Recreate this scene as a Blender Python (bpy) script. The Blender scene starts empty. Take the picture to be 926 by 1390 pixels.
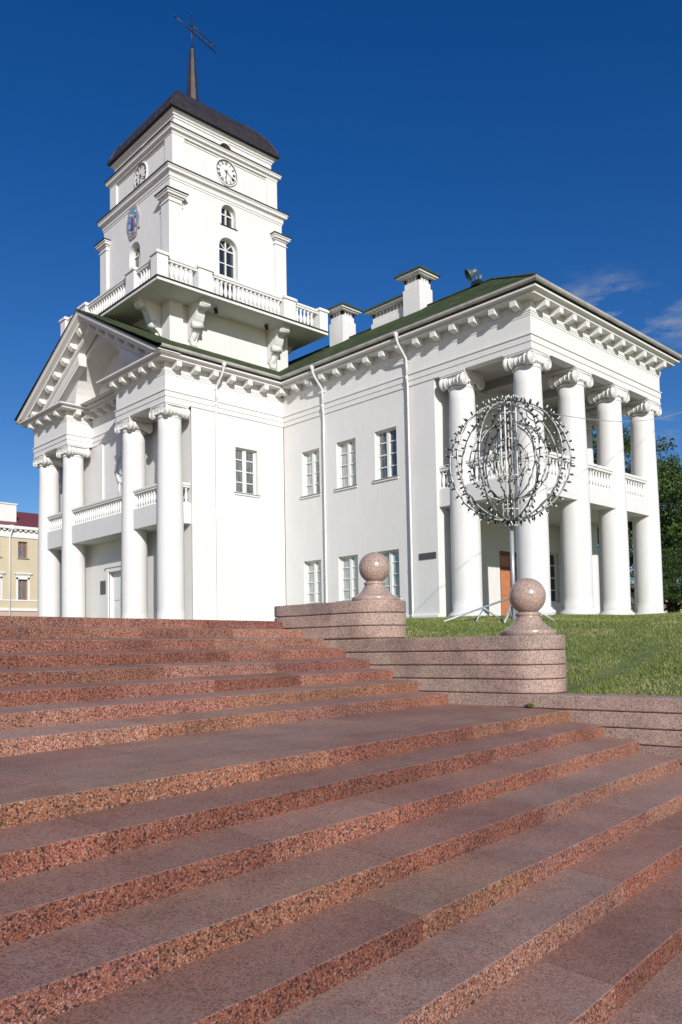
import bpy, bmesh, math, random
import numpy as np
from math import sin, cos, pi, radians, sqrt, atan2
random.seed(7); rng = np.random.default_rng(7)
SC = bpy.context.scene
COL = SC.collection
ANG = 0.104032; TY = -0.0220313           # stair frame and tower frame, seen from the hall's axes

# ------------------------------------------------------------------ materials
def mat_new(name):
    m = bpy.data.materials.new(name); m.use_nodes = True
    nt = m.node_tree; nt.nodes.clear()
    o = nt.nodes.new('ShaderNodeOutputMaterial'); b = nt.nodes.new('ShaderNodeBsdfPrincipled')
    nt.links.new(b.outputs[0], o.inputs[0])
    return m, nt, b
def N(nt, t, **kw):
    n = nt.nodes.new(t)
    for k, v in kw.items(): setattr(n, k, v)
    return n
def pos(nt, scale=1.0, rot=None):
    g = N(nt, 'ShaderNodeNewGeometry')
    mp = N(nt, 'ShaderNodeMapping'); nt.links.new(g.outputs['Position'], mp.inputs[0])
    sc = scale if isinstance(scale, tuple) else (scale,)*3
    mp.inputs['Scale'].default_value = sc
    if rot: mp.inputs['Rotation'].default_value = rot
    return mp.outputs[0]
def noise(nt, vec, scale, detail=4, rough=.55):
    n = N(nt, 'ShaderNodeTexNoise'); n.inputs['Scale'].default_value = scale
    n.inputs['Detail'].default_value = detail; n.inputs['Roughness'].default_value = rough
    nt.links.new(vec, n.inputs['Vector']); return n
def ramp(nt, fac, stops, interp='LINEAR'):
    r = N(nt, 'ShaderNodeValToRGB'); cr = r.color_ramp; cr.interpolation = interp
    while len(cr.elements) < len(stops): cr.elements.new(0.5)
    for e, (p, c) in zip(cr.elements, stops):
        e.position = p; e.color = (*c, 1)
    nt.links.new(fac, r.inputs[0]); return r
def mix(nt, a, b, fac, mode='MIX'):
    m = N(nt, 'ShaderNodeMix', data_type='RGBA', blend_type=mode)
    if isinstance(fac, (int, float)): m.inputs[0].default_value = fac
    else: nt.links.new(fac, m.inputs[0])
    for s, i in ((a, 6), (b, 7)):
        if isinstance(s, tuple): m.inputs[i].default_value = (*s, 1)
        else: nt.links.new(s, m.inputs[i])
    return m.outputs[2]
def bump(nt, b, h, strength=.3, dist=.01):
    n = N(nt, 'ShaderNodeBump'); n.inputs['Strength'].default_value = strength
    n.inputs['Distance'].default_value = dist
    nt.links.new(h, n.inputs['Height']); nt.links.new(n.outputs[0], b.inputs['Normal'])

def plaster(name, col=(.755, .745, .73), var=.03):
    m, nt, b = mat_new(name)
    p = pos(nt); n1 = noise(nt, p, .6, 5); n2 = noise(nt, pos(nt, (1, 1, .25)), 5, 4)
    d = tuple(c*(1-var*1.6) for c in col)
    c1 = ramp(nt, n1.outputs[0], [(.3, d), (.7, col)])
    c2 = ramp(nt, n2.outputs[0], [(.25, (.955, .95, .94)), (.6, (1, 1, 1))])
    nt.links.new(mix(nt, c1.outputs[0], c2.outputs[0], 1, 'MULTIPLY'), b.inputs['Base Color'])
    b.inputs['Roughness'].default_value = .75
    n3 = noise(nt, p, 60, 3); bump(nt, b, n3.outputs[0], .12, .004)
    return m
def flat(name, col, rough=.6, metal=0, var=.12, scale=8, spec=.5):
    m, nt, b = mat_new(name)
    n1 = noise(nt, pos(nt), scale, 4)
    lo = tuple(c*(1-var) for c in col); hi = tuple(min(1, c*(1+var)) for c in col)
    c1 = ramp(nt, n1.outputs[0], [(.3, lo), (.7, hi)])
    nt.links.new(c1.outputs[0], b.inputs['Base Color'])
    b.inputs['Roughness'].default_value = rough; b.inputs['Metallic'].default_value = metal
    b.inputs['Specular IOR Level'].default_value = spec
    return m
def granite(name, stops, scale, rough=.6, grime=.25, bmp=.3, tint=True, patch=None, spec=.35, edge=0):
    m, nt, b = mat_new(name)
    g = N(nt, 'ShaderNodeNewGeometry')
    w = noise(nt, g.outputs['Position'], scale*.9, 2)
    add = N(nt, 'ShaderNodeVectorMath', operation='MULTIPLY_ADD')
    nt.links.new(w.outputs['Color'], add.inputs[0]); add.inputs[1].default_value = (.02, .02, .02)
    nt.links.new(g.outputs['Position'], add.inputs[2])
    v = N(nt, 'ShaderNodeTexVoronoi'); v.inputs['Scale'].default_value = scale
    nt.links.new(add.outputs[0], v.inputs['Vector'])
    sep = N(nt, 'ShaderNodeSeparateColor'); nt.links.new(v.outputs['Color'], sep.inputs[0])
    c = ramp(nt, sep.outputs[0], stops, 'CONSTANT').outputs[0]
    if edge:
        ve = N(nt, 'ShaderNodeTexVoronoi', feature='DISTANCE_TO_EDGE'); ve.inputs['Scale'].default_value = scale
        nt.links.new(add.outputs[0], ve.inputs['Vector'])
        er = ramp(nt, ve.outputs['Distance'], [(.0, (.16, .12, .12)), (edge, (1, 1, 1))])
        c = mix(nt, c, er.outputs[0], .85, 'MULTIPLY')
    fine = noise(nt, g.outputs['Position'], scale*3.3, 3)
    fr = ramp(nt, fine.outputs[0], [(.35, (.72, .72, .72)), (.65, (1.2, 1.2, 1.2))])
    c = mix(nt, c, fr.outputs[0], .8, 'MULTIPLY')
    gr = noise(nt, g.outputs['Position'], 1.3, 5, .65)
    gm = ramp(nt, gr.outputs[0], [(.32, (1-grime, 1-grime, 1-grime*.9)), (.62, (1.06, 1.06, 1.06))])
    c = mix(nt, c, gm.outputs[0], 1, 'MULTIPLY')
    if patch:
        pn = noise(nt, pos(nt, (1, 1, 1)), 3.1, 6, .7)
        pr = ramp(nt, pn.outputs[0], [(.47, (0, 0, 0)), (.68, (1, 1, 1))])
        sc_ = N(nt, 'ShaderNodeMath', operation='MULTIPLY'); nt.links.new(pr.outputs[0], sc_.inputs[0]); sc_.inputs[1].default_value = patch[1]
        c = mix(nt, c, patch[0], sc_.outputs[0])
    if tint:
        at = N(nt, 'ShaderNodeAttribute', attribute_name='Tint')
        c = mix(nt, c, at.outputs['Color'], 1, 'MULTIPLY')
    nt.links.new(c, b.inputs['Base Color'])
    b.inputs['Roughness'].default_value = rough; b.inputs['Specular IOR Level'].default_value = spec
    bump(nt, b, sep.outputs[1], bmp, .003)
    return m

M = {}
M['white'] = plaster('white_plaster')
M['white2'] = plaster('white_stucco_trim', (.765, .755, .74), .02)
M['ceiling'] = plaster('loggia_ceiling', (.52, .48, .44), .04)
M['dark_metal'] = flat('brown_roof_metal', (.050, .042, .042), .45, .3, .25, 3)
M['flash'] = flat('dark_flashing', (.035, .035, .035), .5, .2)
M['gutter'] = flat('gutter_paint', (.46, .44, .41), .5, .1, .2, 3)
M['pipe'] = flat('pipe_paint', (.78, .77, .75), .4, 0, .05)
M['sash'] = flat('sash_paint', (.74, .75, .73), .4, 0, .04)
M['sill'] = flat('sill_metal', (.26, .27, .25), .5, .2)
M['bronze'] = flat('bronze', (.075, .045, .036), .45, .6, .3, 10)
M['steel'] = flat('painted_steel', (.42, .46, .48), .4, .3, .15, 6)
M['tube'] = flat('grey_tube', (.50, .49, .47), .42, .35, .35, 20)
M['rust'] = flat('rusty_pole', (.30, .17, .13), .6, .2, .5, 12)
M['wire'] = flat('green_wire', (.028, .045, .040), .5, 0, .3, 30)
M['bulb'] = flat('bulb_glass', (.78, .80, .74), .15, 0, .1, 40)
M['black'] = flat('black_paint', (.02, .02, .022), .4)
M['plaque'] = flat('grey_plaque', (.085, .08, .082), .45, .1, .3, 25)
M['wood'] = flat('brown_door', (.50, .19, .085), .45, 0, .12, 4)
M['wood_dark'] = flat('door_frame_brown', (.15, .055, .03), .45, 0, .12, 4)
M['yellow'] = plaster('ochre_render', (.60, .51, .36), .05)
M['pinkw'] = plaster('pink_render', (.55, .39, .31), .05)
M['redroof'] = flat('red_roof', (.20, .045, .045), .6, 0, .15, 2)
M['winred'] = flat('window_frame_red', (.38, .15, .10), .5)
M['bark'] = flat('bark', (.05, .038, .028), .9, 0, .4, 6, .1)
M['blue'] = flat('crest_blue', (.16, .32, .52), .5, 0, .2, 20)
M['red'] = flat('crest_red', (.42, .04, .06), .5, 0, .1, 20)
M['crest'] = flat('crest_frame', (.45, .38, .33), .5, .2, .3, 25)
M['skin'] = flat('crest_pink', (.62, .42, .34), .6, 0, .1, 20)
M['deepblue'] = flat('crest_deep_blue', (.06, .09, .30), .5, 0, .1, 20)
M['green_metal'] = flat('green_metal', (.045, .075, .042), .5, 0, .2, 4)
M['number'] = flat('clock_numerals', (.10, .09, .09), .5)
M['siren'] = flat('siren_grey', (.10, .14, .145), .4, .2, .2, 10)

def glass(name, base, rough=.03, curtain=None):
    m, nt, b = mat_new(name)
    if curtain:
        wv = noise(nt, pos(nt, (6, 6, .8)), 3.0, 3); c = ramp(nt, wv.outputs[0], [(.35, base), (.62, curtain)])
        nt.links.new(c.outputs[0], b.inputs['Base Color'])
    else: b.inputs['Base Color'].default_value = (*base, 1)
    b.inputs['Roughness'].default_value = rough; b.inputs['Specular IOR Level'].default_value = .9
    b.inputs['IOR'].default_value = 1.6
    n1 = noise(nt, pos(nt), 2.5, 2); bump(nt, b, n1.outputs[0], .06, .02)
    return m
M['glass'] = glass('dark_glass', (.02, .023, .028))
M['glass_c'] = glass('curtained_glass', (.26, .30, .285), .04, (.52, .56, .53))
M['glass_m'] = glass('half_curtained_glass', (.06, .075, .085), .03, (.16, .18, .18))

RED = [(0, (.055, .042, .040)), (.10, (.19, .080, .060)), (.22, (.40, .155, .095)), (.50, (.49, .205, .130)), (.74, (.52, .29, .21)), (.86, (.30, .120, .080)), (.96, (.50, .34, .26))]
M['riser'] = granite('red_granite_rough', RED, 100, .75, .34, .9, edge=.16)
TRD = [(0, (.22, .115, .088)), (.25, (.36, .195, .145)), (.6, (.42, .230, .170)), (.85, (.45, .285, .22))]
M['tread'] = granite('red_granite_worn_tread', TRD, 130, .7, .26, .3, True, ((.34, .245, .200), .40))
PNK = [(0, (.10, .078, .07)), (.10, (.33, .225, .18)), (.35, (.47, .34, .275)), (.65, (.56, .425, .355)), (.86, (.38, .28, .23))]
M['pink'] = granite('pink_granite', PNK, 120, .6, .34, .3)
M['ball'] = granite('polished_pink_granite', PNK, 130, .26, .10, .02, False, spec=.5)
M['paving'] = granite('plaza_paving', TRD, 40, .7, .3, .3, False)

def shingle(name, axis):
    m, nt, b = mat_new(name)
    g = N(nt, 'ShaderNodeNewGeometry'); sp = N(nt, 'ShaderNodeSeparateXYZ'); nt.links.new(g.outputs['Position'], sp.inputs[0])
    cb = N(nt, 'ShaderNodeCombineXYZ'); nt.links.new(sp.outputs[axis], cb.inputs[0]); nt.links.new(sp.outputs[2], cb.inputs[1])
    bt = N(nt, 'ShaderNodeTexBrick'); nt.links.new(cb.outputs[0], bt.inputs['Vector'])
    bt.inputs['Scale'].default_value = 1; bt.inputs['Brick Width'].default_value = .33; bt.inputs['Row Height'].default_value = .085
    bt.inputs['Mortar Size'].default_value = .006; bt.inputs['Color1'].default_value = (.045, .068, .030, 1)
    bt.inputs['Color2'].default_value = (.092, .118, .055, 1); bt.inputs['Mortar'].default_value = (.018, .028, .018, 1)
    n1 = noise(nt, g.outputs['Position'], 2.2, 5); r = ramp(nt, n1.outputs[0], [(.3, (.62, .66, .60)), (.7, (1.3, 1.25, 1.3))])
    nt.links.new(mix(nt, bt.outputs[0], r.outputs[0], 1, 'MULTIPLY'), b.inputs['Base Color'])
    b.inputs['Roughness'].default_value = .9; b.inputs['Specular IOR Level'].default_value = .06
    bump(nt, b, bt.outputs['Fac'], -.5, .015)
    return m
M['roof_y'] = shingle('green_shingle', 1); M['roof_x'] = shingle('green_shingle_side', 0)

def leafmat(name, a, c_, d):
    m, nt, b = mat_new(name)
    at = N(nt, 'ShaderNodeAttribute', attribute_name='Tint')
    sp = N(nt, 'ShaderNodeSeparateColor'); nt.links.new(at.outputs['Color'], sp.inputs[0])
    r = ramp(nt, sp.outputs[0], [(0, a), (.5, c_), (1, d)])
    nt.links.new(r.outputs[0], b.inputs['Base Color'])
    b.inputs['Roughness'].default_value = .6; b.inputs['Specular IOR Level'].default_value = .25
    return m
M['leaf'] = leafmat('leaf_green', (.022, .042, .014), (.048, .088, .022), (.11, .155, .035))
M['grass'] = leafmat('grass_blade', (.11, .15, .032), (.20, .245, .058), (.40, .35, .16))
m, nt, b = mat_new('lawn_soil')
n1 = noise(nt, pos(nt), 3, 6); n2 = noise(nt, pos(nt), 60, 3)
c = ramp(nt, n1.outputs[0], [(.35, (.085, .125, .03)), (.55, (.14, .185, .045)), (.7, (.23, .21, .09))])
c2 = ramp(nt, n2.outputs[0], [(.3, (.6, .6, .6)), (.7, (1.2, 1.2, 1.2))])
nt.links.new(mix(nt, c.outputs[0], c2.outputs[0], 1, 'MULTIPLY'), b.inputs['Base Color']); b.inputs['Roughness'].default_value = .9
M['soil'] = m

# ------------------------------------------------------------------ mesh builder
def FR(O, U, Nn, Z=(0, 0, 1)):
    O, U, Nn, Z = map(lambda a: np.array(a, float), (O, U, Nn, Z))
    return lambda a, b_, c_: tuple(O + U*a + Nn*b_ + Z*c_)
IDF = lambda a, b_, c_: (a, b_, c_)
class MB:
    def __init__(s, F=None):
        s.v = []; s.f = []; s.m = []; s.sm = []; s.t = []; s.F = F or IDF; s.tint = (1, 1, 1); s.mat = 0
    def add(s, pts, faces, smooth=False, mats=None):
        o = len(s.v); s.v += [s.F(*p) for p in pts]
        for i, f in enumerate(faces):
            s.f.append([o+k for k in f]); s.m.append(mats[i] if mats else s.mat); s.sm.append(smooth); s.t.append(s.tint)
    def box(s, x0, x1, y0, y1, z0, z1):
        s.add([(x0, y0, z0), (x1, y0, z0), (x1, y1, z0), (x0, y1, z0), (x0, y0, z1), (x1, y0, z1), (x1, y1, z1), (x0, y1, z1)],
              [(0, 3, 2, 1), (4, 5, 6, 7), (0, 1, 5, 4), (1, 2, 6, 5), (2, 3, 7, 6), (3, 0, 4, 7)])
    def extr(s, poly, vec, mats=None, smooth=False):
        n = len(poly); b_ = [tuple(np.add(p, vec)) for p in poly]
        fs = [tuple(range(n))[::-1], tuple(range(n, 2*n))] + [(i, (i+1) % n, n+(i+1) % n, n+i) for i in range(n)]
        s.add(list(poly)+b_, fs, smooth, mats)
    def lathe(s, c, prof, n=24, axis=2, a0=0, a1=2*pi, caps=True):
        full = abs(a1-a0-2*pi) < 1e-6; k = n if full else n+1; pts = []
        for r, h in prof:
            for i in range(k):
                a = a0+(a1-a0)*i/n; p = [r*cos(a), r*sin(a), h]
                if axis == 0: p = [h, p[0], p[1]]
                if axis == 1: p = [p[0], h, p[1]]
                pts.append((c[0]+p[0], c[1]+p[1], c[2]+p[2]))
        fs = []
        for j in range(len(prof)-1):
            for i in range(n if full else n):
                i2 = (i+1) % k if full else i+1
                fs.append((j*k+i, j*k+i2, (j+1)*k+i2, (j+1)*k+i))
        s.add(pts, fs, True)
        if caps and full:
            for j in (0, len(prof)-1):
                if prof[j][0] > 1e-4: s.add(pts[j*k:(j+1)*k], [tuple(range(k))])
    def tube(s, pts, r, n=6, closed=False):
        pts = [np.array(p, float) for p in pts]; L = len(pts); ring = []; up = None
        for i in range(L):
            a = pts[(i-1) % L] if (closed or i > 0) else pts[i]; b_ = pts[(i+1) % L] if (closed or i < L-1) else pts[i]
            d = b_-a; d = d/(np.linalg.norm(d)+1e-12)
            if up is None:
                up = np.array([0, 0, 1.]) if abs(d[2]) < .9 else np.array([1., 0, 0])
            x = np.cross(d, up); x /= np.linalg.norm(x)+1e-12; y = np.cross(x, d); up = y
            rr = r[i] if isinstance(r, (list, tuple)) else r
            ring += [tuple(pts[i]+x*rr*cos(2*pi*k/n)+y*rr*sin(2*pi*k/n)) for k in range(n)]
        fs = []
        for i in range(L if closed else L-1):
            j = (i+1) % L
            for k in range(n): fs.append((i*n+k, i*n+(k+1) % n, j*n+(k+1) % n, j*n+k))
        if not closed: fs += [tuple(range(n))[::-1], tuple(range((L-1)*n, L*n))]
        s.add(ring, fs, True)
    def sweep(s, path, prof, closed=False, matf=None):
        """path: xy points, outside on the right of travel; prof: closed ring of (offset, z)."""
        L = len(path); P = [np.array(p, float) for p in path]; nr = []
        def nrm(a, b_):
            d = b_-a; d = d/np.linalg.norm(d); return np.array([d[1], -d[0]])
        for i in range(L):
            if closed or 0 < i < L-1:
                n1 = nrm(P[(i-1) % L], P[i]); n2 = nrm(P[i], P[(i+1) % L]); m_ = n1+n2; m_ = m_/(m_@m_)*2; nr.append(m_)
            elif i == 0: nr.append(nrm(P[0], P[1]))
            else: nr.append(nrm(P[-2], P[-1]))
        k = len(prof); pts = []
        for i in range(L):
            for p, z in prof: q = P[i]+nr[i]*p; pts.append((q[0], q[1], z))
        fs = []; ms = []
        for i in range(L if closed else L-1):
            j = (i+1) % L
            for a in range(k):
                b_ = (a+1) % k; fs.append((i*k+a, i*k+b_, j*k+b_, j*k+a)); ms.append(matf(a) if matf else s.mat)
        if not closed:
            fs += [tuple(range(k)), tuple(range((L-1)*k, L*k))[::-1]]; ms += [s.mat, s.mat]
        s.add(pts, fs, False, ms)
    def wall(s, u0, u1, z0, z1, ops=(), depth=.2):
        """front sheet at w=0 with openings (ua,ub,za,zb,arch) and their reveals"""
        us = sorted({u0, u1, *[o[0] for o in ops], *[o[1] for o in ops]}); zs = sorted({z0, z1, *[o[2] for o in ops], *[o[3] for o in ops]})
        for i in range(len(us)-1):
            for j in range(len(zs)-1):
                cu = (us[i]+us[i+1])/2; cz = (zs[j]+zs[j+1])/2
                if any(o[0] < cu < o[1] and o[2] < cz < o[3] for o in ops): continue
                s.add([(us[i], 0, zs[j]), (us[i+1], 0, zs[j]), (us[i+1], 0, zs[j+1]), (us[i], 0, zs[j+1])], [(0, 1, 2, 3)])
        for o in ops:
            a, b_, c_, d = o[:4]; arch = len(o) > 4 and o[4]
            if arch:
                r = (b_-a)/2; zc = d-r; cx_ = (a+b_)/2; n = 14
                arc = [(cx_-r*cos(pi*k/n), zc+r*sin(pi*k/n)) for k in range(n+1)]
                for k in range(n):
                    cn = (a, d) if k < n/2 else (b_, d)
                    s.add([(arc[k][0], 0, arc[k][1]), (arc[k+1][0], 0, arc[k+1][1]), (cn[0], 0, cn[1])], [(0, 1, 2)])
                loop = [(a, c_)]+arc+[(b_, c_)]
            else: loop = [(a, c_), (a, d), (b_, d), (b_, c_)]
            for k in range(len(loop)):
                p, q = loop[k], loop[(k+1) % len(loop)]
                s.add([(p[0], 0, p[1]), (q[0], 0, q[1]), (q[0], -depth, q[1]), (p[0], -depth, p[1])], [(0, 1, 2, 3)])
    def mesh(s, name, mats, off=(0, 0, 0), recalc=False):
        me = bpy.data.meshes.new(name); o = np.array(off)
        me.from_pydata([tuple(np.array(v)-o) for v in s.v], [], s.f)
        for m_ in mats: me.materials.append(M[m_])
        me.polygons.foreach_set('material_index', s.m); me.polygons.foreach_set('use_smooth', s.sm)
        if any(t != (1, 1, 1) for t in s.t):
            at = me.color_attributes.new('Tint', 'FLOAT_COLOR', 'CORNER'); arr = []
            for p, t in zip(s.f, s.t): arr += [*t, 1]*len(p)
            at.data.foreach_set('color', arr)
        elif any(m_ in ('riser', 'tread', 'pink', 'leaf', 'grass') for m_ in mats):
            at = me.color_attributes.new('Tint', 'FLOAT_COLOR', 'CORNER'); at.data.foreach_set('color', [1.]*4*sum(len(f) for f in s.f))
        if recalc:
            bm = bmesh.new(); bm.from_mesh(me); bmesh.ops.recalc_face_normals(bm, faces=bm.faces); bm.to_mesh(me); bm.free()
        me.update(); return me

def tag(o, label=None, cat=None, group=None, kind=None):
    for k, v in (('label', label), ('category', cat), ('group', group), ('kind', kind)):
        if v: o[k] = v
    return o
LOC = {}
def thing(name, loc, label, cat, group=None):
    o = bpy.data.objects.new(name, None); COL.objects.link(o); o.location = loc; o.empty_display_size = .3
    LOC[o.name] = np.array(loc, float); return tag(o, label, cat, group)
def base_of(o):
    while o.parent: o = o.parent
    return LOC[o.name]
def obj(name, mb, mats, parent=None, recalc=True, label=None):
    off = base_of(parent) if parent else (0, 0, 0)
    o = bpy.data.objects.new(name, mb.mesh(name, mats if isinstance(mats, (list, tuple)) else [mats], off, recalc)); COL.objects.link(o)
    if parent: o.parent = parent
    if label: o['label'] = label
    return o
def inst(name, me, parent, loc, rz=0, scale=None, label=None):
    o = bpy.data.objects.new(name, me); COL.objects.link(o)
    o.parent = parent; o.location = np.array(loc, float)-base_of(parent); o.rotation_euler = (0, 0, rz)
    if scale: o.scale = scale
    if label: o['label'] = label
    return o
def top(name, mb, mats, loc, label, cat, group=None, kind=None, recalc=True):
    o = bpy.data.objects.new(name, mb.mesh(name, mats if isinstance(mats, (list, tuple)) else [mats], loc, recalc)); COL.objects.link(o)
    o.location = loc; LOC[o.name] = np.array(loc, float); return tag(o, label, cat, group, kind)

# ------------------------------------------------------------------ stairs (frame s along a step, t up the flight)
SV = np.array([cos(ANG), sin(ANG), 0]); TV = np.array([-sin(ANG), cos(ANG), 0])
STF = lambda a, b_, c_: tuple(SV*a+TV*b_+np.array([0, 0, c_]))
def st(x, y): return x*SV[0]+y*SV[1], x*TV[0]+y*TV[1]
SW = 9.11                                           # face of the wall beside the flight
T = {1: 8.86, 2: 8.43, 3: 8.0, 4: 7.57, 5: 7.14, 6: 6.73, 7: 6.31, 8: 5.84, 9: 4.15, 10: 3.74, 11: 3.33, 12: 2.89, 13: 2.46, 14: 2.06}
for i in range(15, 22): T[i] = T[i-1]-.42
ZS = {i: -(i-3.9)*.155 for i in T}; ZS[1] = .435; ZS[2] = .287
def stone_tint(k=.16):
    b_ = 1+random.uniform(-k, k*.9); w_ = random.random()
    if w_ < .16: return (b_*1.10, b_*1.24, b_*1.30)       # paler, pinkish tan stone
    if w_ < .46: return (b_*.80, b_*.72, b_*.72)
    return (b_, b_*random.uniform(.95, 1.08), b_*random.uniform(.93, 1.1))
stairs = thing('granite_staircase', STF(4, 0, -2.6), 'broad flight of red granite steps with a landing, filling the foreground below the white hall', 'staircase')
for i in range(1, 22):
    t0, z = T[i], ZS[i]; t1 = T[i-1] if i > 1 else 9.55; zb = z-.17
    back = (z+.028) if i > 1 else z+.02
    mb = MB(STF); s0 = SW-.004
    while s0 > -16:
        Ls = random.uniform(1.15, 2.3); a, b_ = s0-Ls, s0-.005
        mb.tint = stone_tint(); e = .007
        td = t1+.01
        rows = [(t0, td)] if i != 9 else [(t0, t0+.46)]
        P = lambda t_: z+(t_-t0)/(t1-t0)*(back-z)
        ra, rb = rows[0]
        poly = [(t0, zb), (t0, z-e), (t0+e*.35, z-e*.3), (t0+e, z+.0005), (rb, P(rb)), (rb, zb)]
        n = len(poly); tt = mb.tint
        NS = max(2, int(Ls/.09)); pts = []; jt0, jz0 = random.uniform(-.003, .003), random.uniform(-.0015, .0015)
        for q in range(NS+1):
            x_ = a+(b_-a)*q/NS; jt = jt0+random.gauss(0, .0010); jz = jz0+random.gauss(0, .0006); ch = random.random() < .05
            for k, p in enumerate(poly):
                dt, dz = (jt, 0) if k == 0 else (jt, jz) if k in (1, 2, 3) else (0, 0)
                if ch and k in (1, 2): dt += random.uniform(.001, .004); dz -= random.uniform(.001, .004)
                pts.append((x_, p[0]+dt, p[1]+dz))
        fs = [tuple(range(n)), tuple(range(NS*n, (NS+1)*n))[::-1]]; ms = [0, 0]
        for q in range(NS):
            for k in range(n):
                fs.append((q*n+k, q*n+(k+1) % n, (q+1)*n+(k+1) % n, (q+1)*n+k)); ms.append(1 if k in (2, 3) else 0)
        mb.add(pts, fs, False, ms)
        # treads weather to their own hue: weaken the stone tint there
        for q in range(len(mb.t)-len(fs), len(mb.t)):
            if mb.m[q] == 1: mb.t[q] = tuple(1+(c_-1)*(.60 if i != 9 else .45) for c_ in tt)
        s0 -= Ls
    if i == 9:                                      # landing slabs
        for (ra, rb) in ((t0+.465, t0+1.08), (t0+1.085, td)):
            s0 = SW-.004-random.uniform(0, .8); s0 = SW-.004
            while s0 > -16:
                Ls = random.uniform(.9, 1.7); a, b_ = s0-Ls, s0-.004
                mb.tint = tuple(1+(c_-1)*.5 for c_ in stone_tint(.15)); mb.mat = 1
                mb.add([(a, ra, P(ra)), (b_, ra, P(ra)), (b_, rb, P(rb)), (a, rb, P(rb))], [(0, 1, 2, 3)]); s0 -= Ls
        mb.mat = 0; mb.tint = (.4, .4, .4)
        mb.add([(-16, t0+.3, z-.012), (SW, t0+.3, z-.012), (SW, td, z+.012), (-16, td, z+.012)], [(0, 1, 2, 3)])
    obj('step', mb, ['riser', 'tread'], stairs, recalc=True)

# ------------------------------------------------------------------ granite walls beside the flight
def course_wall(name, parent, tc, tfar, z0, zs, r, endblk, far_round=False):
    """courses between the heights zs (top to bottom); near end is a half round of radius r about (SW+r, tc)"""
    for a, b_ in zip(zs[:-1], zs[1:]):
        mb = MB(STF); zt, zb = a-.004, b_+.010; e = .012
        def ring(pts2, smooth=False):
            n = len(pts2); c_ = np.mean(pts2, 0)
            ins = [tuple(c_+(np.array(p)-c_)*(1-.018)) for p in pts2]
            v = [(*p, zb) for p in ins]+[(*p, zb+e) for p in pts2]+[(*p, zt-e) for p in pts2]+[(*p, zt) for p in ins]
            fs = []
            for l in range(3):
                for k in range(n): fs.append((l*n+k, l*n+(k+1) % n, (l+1)*n+(k+1) % n, (l+1)*n+k))
            fs += [tuple(range(n))[::-1], tuple(range(3*n, 4*n))]
            mb.add(v, fs, False)
        def tnt(): k = random.uniform(.82, 1.1); return (k*random.uniform(.98, 1.06), k, k*random.uniform(.97, 1.03))
        mb.tint = tnt()
        arc = [(SW+r+r*cos(w), tc-abs(r)*sin(w)) for w in np.linspace(0, pi, 25)]
        ring([(SW+2*r, tc+endblk)]+arc+[(SW, tc+endblk)])
        t_ = tc+endblk+.004
        while t_ < tfar-.05:
            L = random.uniform(1.0, 1.7); q = min(t_+L, tfar)
            if tfar-q < .5: q = tfar
            mb.tint = tnt()
            if far_round and q == tfar:
                arc2 = [(SW+r-r*cos(w), tfar-.3+r*.8*sin(w)) for w in np.linspace(0, pi, 17)]
                ring([(SW, t_)]+arc2+[(SW+2*r, t_)])
            else: ring([(SW, t_), (SW, q-.003), (SW+2*r, q-.003), (SW+2*r, t_)])
            t_ = q+.002
        mb.tint = (.55, .5, .5)
        arc = [(SW+r+(r-.03)*cos(w), tc-(r-.03)*sin(w)) for w in np.linspace(0, pi, 17)]
        pl = [(SW+2*r-.03, tfar-.35)]+arc+[(SW+.03, tfar-.35)]
        mb.extr([(x, y, b_-.02) for x, y in pl], (0, 0, a-b_))
        obj('stone_course', mb, 'pink', parent)
def ball(parent, tc, zt):
    c_ = (SW+.46, tc, zt)
    mb = MB(STF); mb.lathe(c_, [(.001, .066), (.345, .066), (.352, .055), (.352, .006), (.34, -.002)], 40); obj('plinth_disc', mb, 'ball', parent)
    mb = MB(STF)
    pr = [(.315, .066), (.29, .085), (.245, .115), (.205, .155), (.172, .20), (.150, .245), (.150, .25), (.162, .255), (.162, .285), (.150, .29), (.14, .30)]
    mb.lathe(c_, pr, 40); obj('neck', mb, 'ball', parent)
    mb = MB(STF); R_ = .235
    mb.lathe((c_[0], c_[1], zt+.285+R_-.012), [(R_*cos(w)+1e-4, R_*sin(w)) for w in np.linspace(-pi/2, pi/2, 33)], 48)
    obj('ball_finial', mb, 'ball', parent)
up = thing('granite_parapet', STF(SW+.4, 8, .11), 'upper pink granite parapet with stone ball, in front of the ground floor windows', 'parapet', 'granite parapets with stone balls')
course_wall('upper', up, 7.38, 9.22, 0, [.685, .50, .312, .128], .46, .50, True)
ball(up, 7.38, .685)
lo = thing('granite_parapet', STF(SW+.4, 6, -.61), 'lower pink granite parapet with stone ball, nearest the grass bank, four courses high', 'parapet', 'granite parapets with stone balls')
course_wall('lower', lo, 4.88, 9.5, 0, [.118, -.075, -.258, -.437, -.615], .46, .50)
ball(lo, 4.88, .118)
rw = thing('retaining_wall', STF(SW+.2, 2, -2.6), 'long low granite retaining wall holding the grass bank beside the lower steps', 'retaining wall')
zz = [-.615, -.79, -.975, -1.155, -1.335, -1.515, -1.70, -1.88, -2.06, -2.25, -2.6]
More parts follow.
